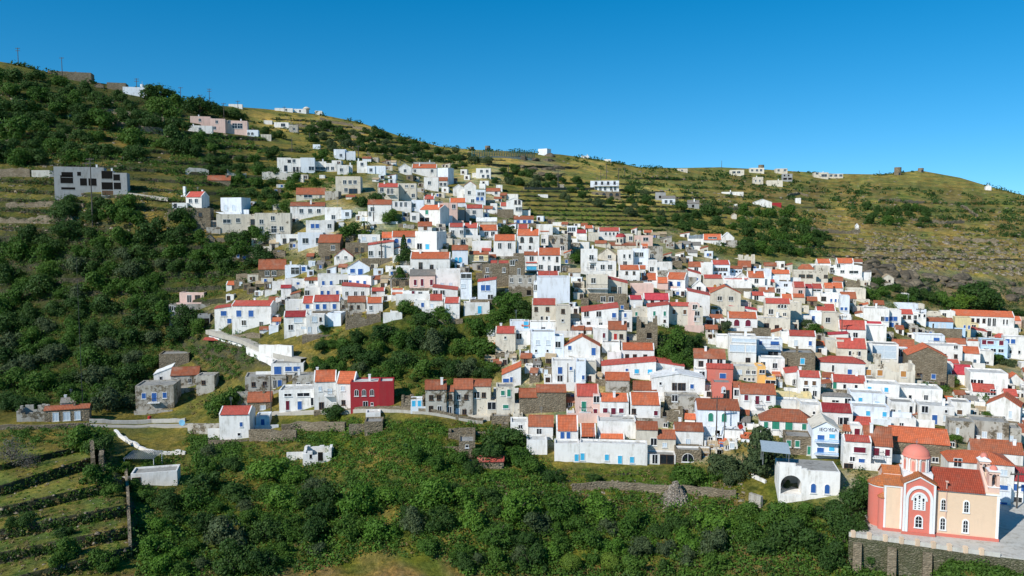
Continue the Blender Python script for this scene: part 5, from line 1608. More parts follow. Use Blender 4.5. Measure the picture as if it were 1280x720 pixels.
garden_wall("937 628 952 634", 1.5, WALLM['S'], .5, "crumbling pale wall corner among bushes below the big arch", "ruined_wall", .3)
garden_wall("115 566 117 590", 2.2, ST, .6, "broken stone wall beside the ruined byre on the left terraces")
garden_wall("128 567 127 590", 2.6, ST, .7, "second broken stone wall right beside the ruined byre on the left terraces")
garden_wall("590 201 668 201", .8, M_CONC, .4, "pale base wall under the green fence on the ridge", "rendered_wall", .02)

for sp_, lb_ in (("1098 252 1130 253.5 1156 254", "pale dry stone wall crossing the upper right hillside, the longest"), ("1201 259 1211 265 1222 272", "pale dry stone wall running downhill on the far right slope"), ("1192 300 1215 302 1245 305", "dry stone wall low on the right hillside above the rocks"), ("905 262 935 264", "short pale wall below the maroon-winged barn"), ("984 246 1000 243 1010 246", "short pale wall right of the maroon-winged barn"), ("1010 288 1050 292 1075 291", "dry stone wall across the dry slope left of the small hill shrine"), ("1140 276 1180 280 1205 279", "dry stone wall across the middle of the right hillside"),
    ("400 150 440 158 480 170", "dark terrace wall high on the golden slope under the left ridge"), ("370 158 420 166 470 180", "second dark terrace wall on the golden slope under the left ridge"), ("8 262 60 258 105 260", "dark dry stone wall across the dry slope below the concrete villa"), ("0 278 50 276 92 280", "lower dark dry stone wall across the dry slope below the concrete villa")):
    garden_wall(sp_, 1.3, ST, .5, lb_, jit=.35, group=None)
def lane(spec, width, name, mat, lift=.06):
    L_ = poly_pts(spec, 1.5); m = MB(); prev = None
    for i, p in enumerate(L_):
        a = L_[max(0, i - 1)]; b = L_[min(len(L_) - 1, i + 1)]; d = Vector((b.x - a.x, b.y - a.y, 0)).normalized(); nrm = Vector((d.y, -d.x, 0)) * width / 2
        zz = max(gz(p.x + nrm.x, p.y + nrm.y, p.z), gz(p.x - nrm.x, p.y - nrm.y, p.z), p.z) + lift
        c = (Vector((p.x + nrm.x, p.y + nrm.y, zz)), Vector((p.x - nrm.x, p.y - nrm.y, zz)))
        if prev: m.quad(tuple(prev[0]), tuple(c[0]), tuple(c[1]), tuple(prev[1])); m.quad(tuple(prev[0] - Vector((0, 0, 1))), tuple(c[0] - Vector((0, 0, 1))), tuple(c[0]), tuple(prev[0]))
        prev = c
    o = m.build(name, mat); o["kind"] = "structure"
M_LANE = mat_plaster("worn_lane_concrete", (.44, .41, .35), .6)
lane("-20 535 60 534 112 532 190 532 236 532 275 533", 1.9, "lane", M_LANE)
lane("340 517 404 515 430 515 490 513 520 515 570 522 604 527", 1.6, "lane", M_LANE)
lane("262 418 294 427 322 437 353 447 380 452", 2.0, "path", M_LANE)
lane("145 240 170 243 212 252", 1.6, "path", M_LANE)
lane("718 402 722 415 716 428 712 440 722 452", 2.2, "stepped_street", M_LANE)
lane("846 470 850 500 848 520", 1.6, "path", M_LANE)
# steps beside the long white house
p = P(343, 405); st_ = empty("stone_stairs", p); tag(st_, "short grey outdoor stairs at the right end of the long blue-windowed white house", "stairs")
m = MB()
for i in range(8): m.box(-.8, .8, i * .3, 2.7, -1 if i == 0 else i * .22 - .04, (i + 1) * .22)
m.build("steps", M_CONC, st_); m = MB(); m.box(-1.0, -.802, 0, 2.7, -1, 2.3); m.build("side_wall", TRIM, st_)

# rubble heap
p = P(848, 634); k = mpp(p); V_ = []; Q_ = []; r_ = np.random.default_rng(5)
m = MB(); R0 = 17 * k
m.lathe([(R0, -.6), (R0 * .8, .5), (R0 * .45, 1.9), (R0 * .15, 3.0), (0, 3.3)], 0, 2.2, 14)
for i in range(520):
    a = r_.uniform(0, 2 * PI); f_ = math.sqrt(r_.uniform(0, 1)); rr = R0 * f_ * 1.08; z = 3.3 * max(0, 1 - f_) ** 1.1 * .95; s = r_.uniform(.10, .3)
    cx_, cy_ = rr * math.cos(a), 2.2 + rr * math.sin(a); j = [r_.uniform(-.08, .08, 3) for _ in range(8)]
    P8 = [(cx_ + sx * s + j[n][0], cy_ + sy * s + j[n][1], z + sz * s * .7 + j[n][2]) for n, (sx, sy, sz) in enumerate(((-1, -1, -1), (1, -1, -1), (1, 1, -1), (-1, 1, -1), (-1, -1, 1), (1, -1, 1), (1, 1, 1), (-1, 1, 1)))]
    m.hexa(P8)
o = m.build("rubble_heap", M_RUBBLE); o.location = p; tag(o, "conical heap of pale broken stones below the white village front", "rubble heap", kind="stuff")

# boulders
def boulder_mesh(seed):
    bm = bmesh.new(); bmesh.ops.create_icosphere(bm, subdivisions=3, radius=1); r = np.random.default_rng(seed); dirs = r.normal(size=(9, 3)); dirs /= np.linalg.norm(dirs, axis=1)[:, None]; cut = r.uniform(.5, .95, 9)
    for v in bm.verts:
        c = np.array(v.co)
        for d, t in zip(dirs, cut):
            e = c @ d - t
            if e > 0: c = c - d * e
        c = c * (1 + .05 * math.sin(c[0] * 9 + seed) * math.cos(c[2] * 8)); v.co = c
    me = bpy.data.meshes.new("boulder"); bm.to_mesh(me); bm.free(); me.materials.append(M_BOULD); return me
BM = [boulder_mesh(i) for i in range(6)]
rr = random.Random(4); nb = 0
for poly, cnt, s0, s1 in ((rockP, 52, 1.0, 3.6), (pts("648 196 700 194 712 214 690 224 652 214"), 14, 1.5, 3.5), (pts("1060 300 1240 330 1270 350 1100 335"), 18, .6, 1.6), (pts("195 135 230 140 225 150 190 146"), 5, 1, 2)):
    n = 0
    while n < cnt:
        xs = [q_[0] for q_ in poly]; ys = [q_[1] for q_ in poly]; x = rr.uniform(min(xs), max(xs)); y = rr.uniform(min(ys), max(ys))
        if not bool(inpoly(np.array([x]), np.array([y]), poly)[0]): continue
        p = P(x, y); p.z -= .35; o = link("boulder", BM[rr.randrange(6)], None, p); s = rr.uniform(s0, s1) ; o.scale = (s * rr.uniform(1, 1.7), s * rr.uniform(.8, 1.2), s * rr.uniform(.5, .85)); o.rotation_euler = (rr.uniform(-.2, .2), rr.uniform(-.2, .2), rr.uniform(0, 6)); n += 1
        want_label(o, "large grey rock" if s > 2.6 else "grey rock" if s > 1.6 else "small grey rock", x, y, "rock", "rocks on the hillside")
rs_ = np.random.default_rng(3); SV = []; SQ = []
for zone, cnt, s0, s1 in (("700 200 1040 214 1280 244 1280 345 1060 330 860 262 760 235", 900, .25, .9), ("1060 290 1280 300 1280 345 1070 335", 500, .3, 1.1), ("0 100 320 150 330 200 0 215", 260, .25, .8), ("0 215 200 235 290 262 290 292 0 290", 260, .2, .6), ("0 570 150 560 160 700 0 720", 160, .1, .3), ("600 600 930 600 930 640 640 640", 260, .1, .35), ("340 140 600 190 600 212 440 200", 260, .3, .8)):
    zp = pts(zone); xs = [q_[0] for q_ in zp]; ys = [q_[1] for q_ in zp]; n = 0
    while n < cnt:
        x, y = rs_.uniform(min(xs), max(xs)), rs_.uniform(min(ys), max(ys))
        if not bool(inpoly(np.array([x]), np.array([y]), zp)[0]): continue
        n += 1; p = P(x, y); s = s0 + (s1 - s0) * rs_.uniform() ** 2; a = rs_.uniform(0, 6.28); c_, n_ = math.cos(a), math.sin(a); b0 = len(SV)
        for sx, sy, sz in ((-1, -1, -1), (1, -1, -1), (1, 1, -1), (-1, 1, -1), (-.7, -.6, 1), (.6, -.7, 1), (.7, .6, 1), (-.6, .7, 1)):
            lx, ly = sx * s * rs_.uniform(.8, 1.6), sy * s * rs_.uniform(.7, 1.1); SV.append((p.x + lx * c_ - ly * n_, p.y + lx * n_ + ly * c_, p.z + sz * s * rs_.uniform(.35, .6)))
        for f in ((4, 5, 6, 7), (0, 1, 5, 4), (1, 2, 6, 5), (2, 3, 7, 6), (3, 0, 4, 7)): SQ.append([b0 + i for i in f])
o = bpy.data.objects.new("scattered_stones", np_mesh("scattered_stones", np.array(SV), np.array(SQ), False, [mat_stone("field_stones", (.36, .31, .23), (.22, .18, .13), (.12, .1, .07), .9)])); COL.objects.link(o); tag(o, "loose pale stones scattered over the hillside and fields", "stones", kind="stuff")
# fence of the court on the ridge
p0, p1 = P(590, 200.5), P(668, 200.5); f_ = empty("mesh_fence", p0); tag(f_, "tall green mesh fence with many posts around the court on the ridge", "fence")
M_GRN = mat_plain("green_fence_wire", (.10, .22, .20), .6); m = MB(); n = 26; d = p1 - p0
for i in range(n + 1):
    q_ = d * i / n; g_ = gz(p0.x + q_.x, p0.y + q_.y, p0.z) - p0.z; m.tube((q_.x, q_.y, g_ - 1), (q_.x, q_.y, 4.9 + q_.z), .16, .16, 5)
m.build("posts", M_GRN, f_); m = MB()
for j in range(9): m.tube((0, 0, .6 + j * .5), (d.x, d.y, d.z + .6 + j * .5), .06, .06, 4)
for i in range(150): q_ = d * i / 150; m.tube((q_.x, q_.y, q_.z + .4), (q_.x, q_.y, q_.z + 4.6), .04, .04, 3)
m.build("wire_mesh", M_GRN, f_)
# pergolas
def pergola(px, y, w, dpt, h, n, label, slope=0):
    p = P(px, y); t = empty("pergola", p); tag(t, label, "pergola"); m = MB()
    for x in (-w / 2, w / 2):
        for yy in (0, dpt): mm = MB(); mm.tube((x, yy, -1), (x, yy, h + slope * yy), .07, .07); mm.build("post", TRIM, t)
    for i in range(n): x = -w / 2 + w * i / (n - 1); m.hexa([(x - .06, -.3, h), (x + .06, -.3, h), (x + .06, dpt + .3, h + slope * dpt), (x - .06, dpt + .3, h + slope * dpt), (x - .06, -.3, h + .1), (x + .06, -.3, h + .1), (x + .06, dpt + .3, h + slope * dpt + .1), (x - .06, dpt + .3, h + slope * dpt + .1)])
    m.build("slats", M_METAL, t)
pergola(500.5, 361, 4.4, 3, 2.4, 10, "white pergola on the terrace left of the pinkish house with maroon shutters")
pergola(174, 584, 5.0, 3.2, 1.5, 16, "slatted grey pergola above the low flat white shed", .12)
# blue disc by the lane, red drum
p = P(228, 534); t = empty("blue_dish", p); tag(t, "light blue round dish standing at the edge of the lane", "dish")
m = MB(); m.lathe([(0, 0), (.55, .06), (.62, .14), (.60, .16), (0, .1)], 0, 0, 20); o = m.build("disc", mat_plain("dish_blue", (.22, .50, .72), .4), t); o.rotation_euler = (PI / 2, 0, 0); o.location = (0, 0, .95); m = MB(); m.tube((0, .08, -.6), (0, .08, .9), .06, .06); m.build("post", M_METAL, t)
p = P(187, 526); t = empty("red_drum", p); tag(t, "small red drum by the lane below the peeling grey house", "drum")
m = MB(); m.lathe([(0, 0), (.36, 0), (.38, .05), (.36, .45), (.38, .48), (.36, .52), (.36, .95), (.3, 1.0), (0, 1.0)], 0, 0, 18); m.build("shell", PANEM['r'], t); m = MB(); m.tube((.15, 0, 1.0), (.15, 0, 1.06), .05, .05); m.build("cap", M_RAIL, t)
# red awning slab fragments on the left slope
p = P(266, 427); t = empty("rusty_sheet", p); tag(t, "rusty red roofing sheet lying on the slope below the white ramp", "sheet"); m = MB(); m.slab((-2.2, -.7, .5), (2.2, -.9, .35), (2.2, .9, .8), (-2.2, .9, .95), .06); m.build("sheet", TILEM['r'], t)
# ------------------------------------------------------------------ vegetation
def mat_leaf(name, a, b_, trans=.34):
    m, nt, b = newmat(name); L = nt.links
    n = noise(nt, geo(nt), .9, 3)
    c = mix(nt, rnd(nt), a, b_); c = mix(nt, ramp(nt, n, .35, .65), mix(nt, 1.0, c, (.78, .82, .8), 'MULTIPLY'), mix(nt, 1.0, c, (1.22, 1.18, 1.0), 'MULTIPLY'))
    L.new(c, b.inputs["Base Color"]); b.inputs["Roughness"].default_value = .65; b.inputs["Specular IOR Level"].default_value = .25
    tr = N(nt, "ShaderNodeBsdfTranslucent"); L.new(c, tr.inputs[0]); mx = N(nt, "ShaderNodeMixShader"); mx.inputs[0].default_value = trans
    out = nt.nodes["Material Output"]; L.new(b.outputs[0], mx.inputs[1]); L.new(tr.outputs[0], mx.inputs[2]); L.new(mx.outputs[0], out.inputs[0])
    return m
LEAF = {'dark': mat_leaf("dark_evergreen_leaves", (.034, .080, .016), (.058, .115, .024)), 'mid': mat_leaf("mid_green_leaves", (.058, .130, .018), (.09, .17, .026)),
 'olive': mat_leaf("grey_olive_leaves", (.065, .10, .04), (.095, .13, .06)), 'bright': mat_leaf("bright_green_leaves", (.10, .18, .02), (.14, .21, .03)),
 'fresh': mat_leaf("fresh_green_leaves", (.085, .185, .022), (.12, .23, .03)), 'bare': mat_leaf("grey_twigs", (.15, .135, .115), (.19, .17, .15)), 'dry': mat_leaf("dry_brush", (.20, .15, .06), (.26, .20, .08))}
def leaf_quads(C, Nn, size, r):
    """one leaf-sized quad per centre, facing roughly along Nn"""
    n = len(C); nn = Nn + r.normal(size=(n, 3)) * .55; nn /= np.linalg.norm(nn, axis=1)[:, None] + 1e-9
    t = np.cross(nn, r.normal(size=(n, 3))); t /= np.linalg.norm(t, axis=1)[:, None] + 1e-9; u = np.cross(nn, t)
    s = (size * r.uniform(.6, 1.35, n))[:, None] if np.ndim(size) == 0 else (size * r.uniform(.6, 1.35, n))[:, None]
    V_ = np.stack([C - t * s * 1.25, C - u * s * .75, C + t * s * 1.25, C + u * s * .75], 1)
    return V_.reshape(-1, 3)
def sph(n, r):
    v = r.normal(size=(n, 3)); return v / np.linalg.norm(v, axis=1)[:, None]
def crown_mesh(kind, seed):
    r = np.random.default_rng(seed); Cs = []; Ns = []; 
    if kind == 'cypress':
        n = 1500; t = r.uniform(0, 1, n) ** .8; a = r.uniform(0, 2 * PI, n); rad = .24 * np.sin(PI * np.clip(t * .9 + .1, 0, 1)) ** .6 * r.uniform(.75, 1.05, n)
        C = np.stack([rad * np.cos(a), rad * np.sin(a), t * 2.6], 1); Nn = np.stack([np.cos(a), np.sin(a), .3 * np.ones(n)], 1); return C, Nn, .045
    if kind == 'round':
        n = 2600; v = sph(n, r); v[:, 2] = np.where(v[:, 2] < -.55, -v[:, 2], v[:, 2]); rad = r.uniform(.9, 1.0, n) * (1 + .04 * np.sin(v[:, 0] * 7 + v[:, 2] * 5)); C = v * rad[:, None] * np.array([1, 1, .85]); C[:, 2] += .85; return C, v, .055
    lob = []; k = r.integers(6, 14)
    for i in range(k):
        a = r.uniform(0, 2 * PI); d = r.uniform(.15, .86); z = r.uniform(.25, 1.15) * (1.05 - .35 * d); lob.append((d * math.cos(a), d * math.sin(a), z, r.uniform(.18, .5)))
    lob.append((r.uniform(-.2, .2), r.uniform(-.2, .2), r.uniform(.6, .85), r.uniform(.45, .62)))
    tot = 3300 if kind != 'bare' else 700
    ws = np.array([l[3] ** 2 for l in lob]); ws /= ws.sum()
    for l, w_ in zip(lob, ws):
        n = int(tot * w_); v = sph(n, r); v[:, 2] = np.where((v[:, 2] < -.3) & (r.uniform(size=n) < .6), -v[:, 2], v[:, 2])
        rad = l[3] * (r.uniform(.55, 1, n) ** .5) * (1 + .16 * np.sin(v[:, 0] * 6 + seed) * np.sin(v[:, 1] * 5 + v[:, 2] * 7))
        C = np.array(l[:3]) + v * rad[:, None] * np.array([1, 1, .85]); Cs.append(C); Ns.append(v + np.array([0, 0, .25]))
    n = 260; v = sph(n, r); C = v * r.uniform(.7, 1.12, n)[:, None] * np.array([1, 1, .6]); C[:, 2] += .7; Cs.append(C); Ns.append(v)   # stray sprigs
    return np.concatenate(Cs), np.concatenate(Ns), (.050 if kind != 'bare' else .035)
CROWNS = {}
for kind, nv in (('broad', 8), ('round', 2), ('cypress', 2), ('bare', 2)):
    CROWNS[kind] = []
    for s in range(nv):
        C, Nn, sz = crown_mesh(kind, s * 17 + 3); r = np.random.default_rng(s + 90)
        V_ = leaf_quads(C, Nn, sz, r); Q_ = np.arange(len(V_)).reshape(-1, 4); CROWNS[kind].append((V_, Q_))
_cm = {}
def crown_data(kind, var, leaf):
    k = (kind, var, leaf)
    if k not in _cm: _cm[k] = np_mesh("crown", *CROWNS[kind][var], False, [LEAF[leaf]])
    return _cm[k]
def trunk_mesh(seed, tall=False):
    q = random.Random(seed); m = MB(); h = .55
    m.tube((0, 0, -.25), (.03, .02, h * .55), .085, .06, 7)
    if tall: m.tube((.03, .02, h * .55), (0, 0, 2.2), .06, .015, 6)
    else:
        for i in range(5):
            a = i * 1.26 + q.uniform(-.3, .3); e = (.45 * math.cos(a), .45 * math.sin(a), .75 + q.uniform(0, .3)); mid = (.2 * math.cos(a) + .03, .2 * math.sin(a), .5)
            m.tube((.03, .02, h * .5), mid, .045, .032, 5); m.tube(mid, e, .032, .012, 5)
    return m.mesh("trunk", M_BARK)
TRUNKS = [trunk_mesh(i) for i in range(4)]; TRUNK_T = trunk_mesh(9, True)
HR = [(r['x0'], r['x1'], min(r['ye'], r['yr'] or r['ye']), r['yb'], r['p'].y) for r in HOUSES] + [(1085, 1280, 550, 700, 100), (976, 1047, 577, 624, 112), (1015, 1048, 520, 575, 130), (145, 235, 540, 570, 150)]
HR = HR; HRa = np.array(HR)
TREES = []
def free(x, y, w, h, slack=.22):
    bx0, bx1, by0, by1 = x - w * (.5 - slack), x + w * (.5 - slack), y - h * (1 - slack * 1.5), y
    return not bool(np.any((HRa[:, 0] < bx1) & (HRa[:, 1] > bx0) & (HRa[:, 2] < by1) & (HRa[:, 3] > by0)))
tr_ = random.Random(11)
ADJ = {'fresh': 'light green', 'dark': 'dark green', 'mid': 'green', 'olive': 'grey-green', 'bright': 'yellow-green', 'bare': 'leafless grey'}
def tree(x, y, w, leaf='dark', kind='broad', hf=None, name=None):
    p = P(x, y); k = mpp(p); R = w * k / 2
    t = empty({'cypress': 'cypress_tree', 'bare': 'bare_tree'}.get(kind, {'olive': 'olive_tree', 'dark': 'evergreen_tree'}.get(leaf, 'broadleaf_tree')), (p.x, p.y + R * .45, gz(p.x, p.y + R * .45, p.z) - .12 * R), tr_.uniform(0, 6.28))
    hf = hf or tr_.uniform(.85, 1.12)
    var = tr_.randrange(len(CROWNS[kind]))
    c = link("crown", crown_data(kind, var, leaf), t); c.scale = (R * tr_.uniform(.9, 1.12), R * tr_.uniform(.8, 1.15), R * hf * tr_.uniform(.88, 1.15))
    b = link("trunk", TRUNK_T if kind == 'cypress' else TRUNKS[tr_.randrange(4)], t); b.scale = (R, R, R * hf)
    TREES.append((x, y, w))
    sz = "big " if w > 44 else "small " if w < 19 else ""
    nm = {'cypress': 'narrow cypress', 'bare': 'bare tree', 'round': 'round-clipped tree'}.get(kind, 'tree')
    want_label(t, f"{sz}{ADJ[leaf]} {nm}", x, y - w * .4, "tree", "trees on the slopes")
    return t
# trees one can pick out
for q_ in """505 333 24 dark broad 1.5;500 352 22 mid;549 333 14 dark;570 336 12 mid;632 294 22 dark;480 272 24 olive;488 280 26 mid;452 260 30 dark;470 252 22 dark;438 300 34 mid;456 296 14 bright;
380 268 20 dark;356 268 22 mid;340 262 24 mid;325 262 20 dark;300 262 22 mid;285 262 18 dark;318 268 18 bright;225 288 44 dark;232 292 30 mid;288 306 24 dark;302 312 34 dark;322 308 28 mid;300 330 40 mid;322 338 42 dark;
637 396 46 mid;622 404 30 mid;652 398 32 dark;720 330 22 mid;724 322 18 dark;555 316 16 dark;552 308 12 dark;
598 424 40 mid;600 450 40 mid;508 396 34 mid;552 404 30 mid;530 410 34 dark;548 462 26 dark;480 430 36 dark;498 436 34 mid;520 440 34 dark;560 430 30 dark;580 446 34 mid;540 444 36 olive;470 446 32 mid;505 462 38 dark;528 476 36 mid;585 474 34 olive;566 474 30 dark;450 470 28 olive;615 468 24 mid;486 478 30 mid;430 452 24 dark;400 442 26 dark;414 436 20 mid;425 474 26 mid;404 418 16 dark;
845 446 40 mid;858 440 34 dark;832 456 34 mid;848 462 36 mid;862 455 28 dark;826 436 22 olive;872 432 26 dark;
955 596 66 olive broad 1.15;966 586 50 olive;430 442 28 mid;442 454 30 dark;416 464 26 mid;462 462 34 dark;396 464 24 mid;446 430 24 dark;404 474 24 dark;470 478 28 mid;602 474 26 dark;911 602 46 olive;903 600 30 mid;920 606 34 olive;942 500 0 mid;971 524 24 mid;932 528 14 mid;866 610 46 mid;848 604 26 mid;
281 520 46 mid;292 510 36 dark;270 516 34 mid;300 500 24 mid;417 524 30 dark;690 604 30 dark;742 604 24 dark;
714 716 27 bright round;764 716 28 bright round;1008 410 16 olive;907 416 22 olive;1019 420 26 mid;1225 424 18 dark;1275 398 18 dark;
1222 388 50 dark;1205 388 34 bright;1240 388 36 dark;1228 376 40 dark;1176 384 26 mid;1160 378 24 dark;1146 376 24 dark;1120 366 20 dark;1105 372 22 mid;1088 376 24 mid;1134 382 26 mid;1190 392 24 mid;1098 360 20 dark;
1110 626 40 mid;1098 622 30 bright;1080 650 46 dark;1060 662 50 dark;1040 650 36 dark;1078 640 36 olive;1052 680 46 dark;1074 686 34 dark;
1020 700 54 dark;990 690 50 dark;965 700 46 dark;940 680 44 mid;975 660 50 mid;1000 668 44 mid;940 650 36 mid;1085 716 40 dark;1045 716 44 dark;925 664 26 mid;1010 650 34 mid;
985 612 14 olive;630 566 60 dark;612 584 44 dark;650 582 40 mid;664 592 30 mid;575 586 32 mid;588 594 30 dark;548 590 30 mid;520 580 26 mid;570 620 22 dark;
100 566 60 mid;122 572 36 dark;150 592 28 bright;158 578 22 bright;118 618 44 mid;138 622 26 mid;165 614 26 mid;75 672 26 dark;30 668 24 dark;12 672 20 dark;80 700 34 mid;125 715 40 mid;70 712 24 mid;8 580 50 bare bare;30 586 34 bare bare;205 640 40 dark;
130 516 44 olive;160 512 34 olive;100 512 30 mid;30 516 36 dark;12 514 30 dark;148 500 34 dark;230 416 44 dark;205 412 46 mid;245 424 30 mid;222 430 34 dark;200 378 20 mid;215 190 44 dark;232 196 34 dark;200 185 26 mid;262 196 20 mid;
400 380 12 dark;352 370 10 dark;445 470 22 mid;1165 500 40 mid;1190 480 20 mid;1245 455 22 mid;1262 458 20 olive;1230 500 20 mid;1180 560 18 mid;1195 555 22 mid;1130 596 14 dark;1215 530 18 bright;1235 525 16 mid""".replace("\n", "").split(";"):
    t_ = q_.split(); x, y, w_ = float(t_[0]), float(t_[1]), float(t_[2])
    if w_ < 5: continue
    tree(x, y, w_, t_[3], t_[4] if len(t_) > 4 else 'broad', float(t_[5]) if len(t_) > 5 else None)
tree(504, 334, 34, 'dark', 'cypress'); 
print("picked trees", len(TREES))
REG = [  # polygon, count, width range, leaf kinds
 (pts("170 575 280 560 300 600 380 606 420 626 560 622 640 632 700 640 760 652 840 660 900 650 930 690 900 722 800 722 640 722 560 712 500 676 420 690 330 722 190 722"), 92, 22, 60, "mid fresh dark dark fresh mid olive fresh"),
 (pts("-10 318 60 310 110 300 160 305 210 312 250 300 310 320 318 345 250 350 190 352 205 380 190 400 205 430 180 440 190 470 165 480 140 508 60 500 -10 508"), 128, 24, 46, "dark mid dark dark olive mid"),
 (pts("-10 95 60 98 110 112 170 120 240 136 300 150 330 175 250 200 190 196 150 205 60 205 -10 215"), 70, 22, 46, "dark dark dark mid"),
 (pts("70 262 130 256 185 270 180 286 120 290 75 284"), 7, 24, 40, "dark mid"),
 (pts("300 165 350 160 440 165 480 190 430 196 380 176 320 180"), 16, 14, 24, "dark dark olive"),
 (pts("850 262 900 268 960 262 1010 275 1035 300 1010 325 940 322 900 296 850 292"), 34, 16, 30, "dark dark mid"),
 (pts("1070 258 1100 262 1150 262 1165 275 1150 285 1080 280"), 14, 12, 22, "dark dark mid"), (pts("230 200 330 200 480 200 520 225 470 250 400 245 330 255 280 240"), 22, 16, 26, "dark mid dark"), (pts("380 160 450 165 560 190 600 200 560 208 480 200 420 185"), 26, 12, 22, "dark dark olive"),
 (pts("420 190 560 190 640 215 720 230 840 250 900 262 860 300 760 262 640 236 520 200"), 40, 11, 22, "dark dark olive"),
]
cand = []
for poly, cnt, w0, w1, leaves in REG:
    xs = [q_[0] for q_ in poly]; ys = [q_[1] for q_ in poly]; n = 0; tries = 0; lv = leaves.split()
    while n < cnt and tries < 6000:
        tries += 1
        x, y = tr_.uniform(min(xs), max(xs)), tr_.uniform(min(ys), max(ys))
        if not bool(inpoly(np.array([x]), np.array([y]), poly)[0]): continue
        w_ = tr_.uniform(w0, w1)
        if not free(x, y, w_, w_ * .9): continue
        if any(abs(x - a) < .38 * (w_ + c) * .9 and abs(y - b) < .20 * (w_ + c) for a, b, c in TREES): continue
        TREES.append((x, y, w_)); cand.append((x, y, w_, lv[tr_.randrange(len(lv))])); n += 1
npick = len(TREES) - len(cand)
cand.sort(key=lambda c: -c[2]); keep_n = 292 - npick
mass = {}
for i, (x, y, w_, lf) in enumerate(cand):
    if i < keep_n: TREES.pop(); tree(x, y, w_, lf); continue
    p = P(x, y); R = w_ * mpp(p) / 2; V_ = CROWNS['broad'][i % 8][0]; a = tr_.uniform(0, 6.28); ca_, sa_ = math.cos(a), math.sin(a)
    W2 = np.stack([V_[:, 0] * ca_ - V_[:, 1] * sa_, V_[:, 0] * sa_ + V_[:, 1] * ca_, V_[:, 2]], 1) * R + np.array([p.x, p.y + R * .45, gz(p.x, p.y + R * .45, p.z) - .2 * R])
    mass.setdefault({'olive': 'olive', 'dark': 'dark', 'mid': 'mid', 'fresh': 'mid'}[lf], []).append(W2)
WLAB = {'dark': ("distant_woodland", "dark tree cover merging into masses on the left slope and far gullies"), 'mid': ("green_thicket", "mid green tree thicket merging into masses on the left slope"), 'olive': ("olive_thicket", "grey-green thicket scattered on the upper slopes")}
for lf, L_ in mass.items():
    V_ = np.concatenate(L_); o = bpy.data.objects.new(WLAB[lf][0], np_mesh(WLAB[lf][0], V_, np.arange(len(V_)).reshape(-1, 4), False, [LEAF[lf]])); COL.objects.link(o); tag(o, WLAB[lf][1], "woodland", kind="stuff")
print("trees", len(TREES))
# palm by the upper houses
p = P(455, 292); t = empty("palm_tree", p); tag(t, "small palm tree on a thin trunk among the upper white houses", "tree")
m = MB(); m.tube((0, 0, -.5), (.1, 0, 3.2), .2, .15, 8); m.build("trunk", M_BARK, t); m = MB()
for i in range(16):
    a = i * 2 * PI / 16 + .1 * (i % 3); e = .5 if i % 2 else .15; pr = Vector((.1, 0, 3.2))
    for s in range(6):
        f_ = (s + 1) / 6; q_ = Vector((.1 + 2.1 * f_ * math.cos(a), 2.1 * f_ * math.sin(a), 3.2 + e * 2 * f_ - 1.9 * f_ * f_)); sd_ = Vector((-math.sin(a), math.cos(a), 0)) * (.28 * (1 - f_ * .8)); dn = Vector((0, 0, -.12))
        m.quad(tuple(pr), tuple(q_), tuple(q_ + sd_ + dn), tuple(pr + sd_ + dn)); m.quad(tuple(q_), tuple(pr), tuple(pr - sd_ + dn), tuple(q_ - sd_ + dn)); pr = q_
m.build("crown", LEAF['mid'], t)

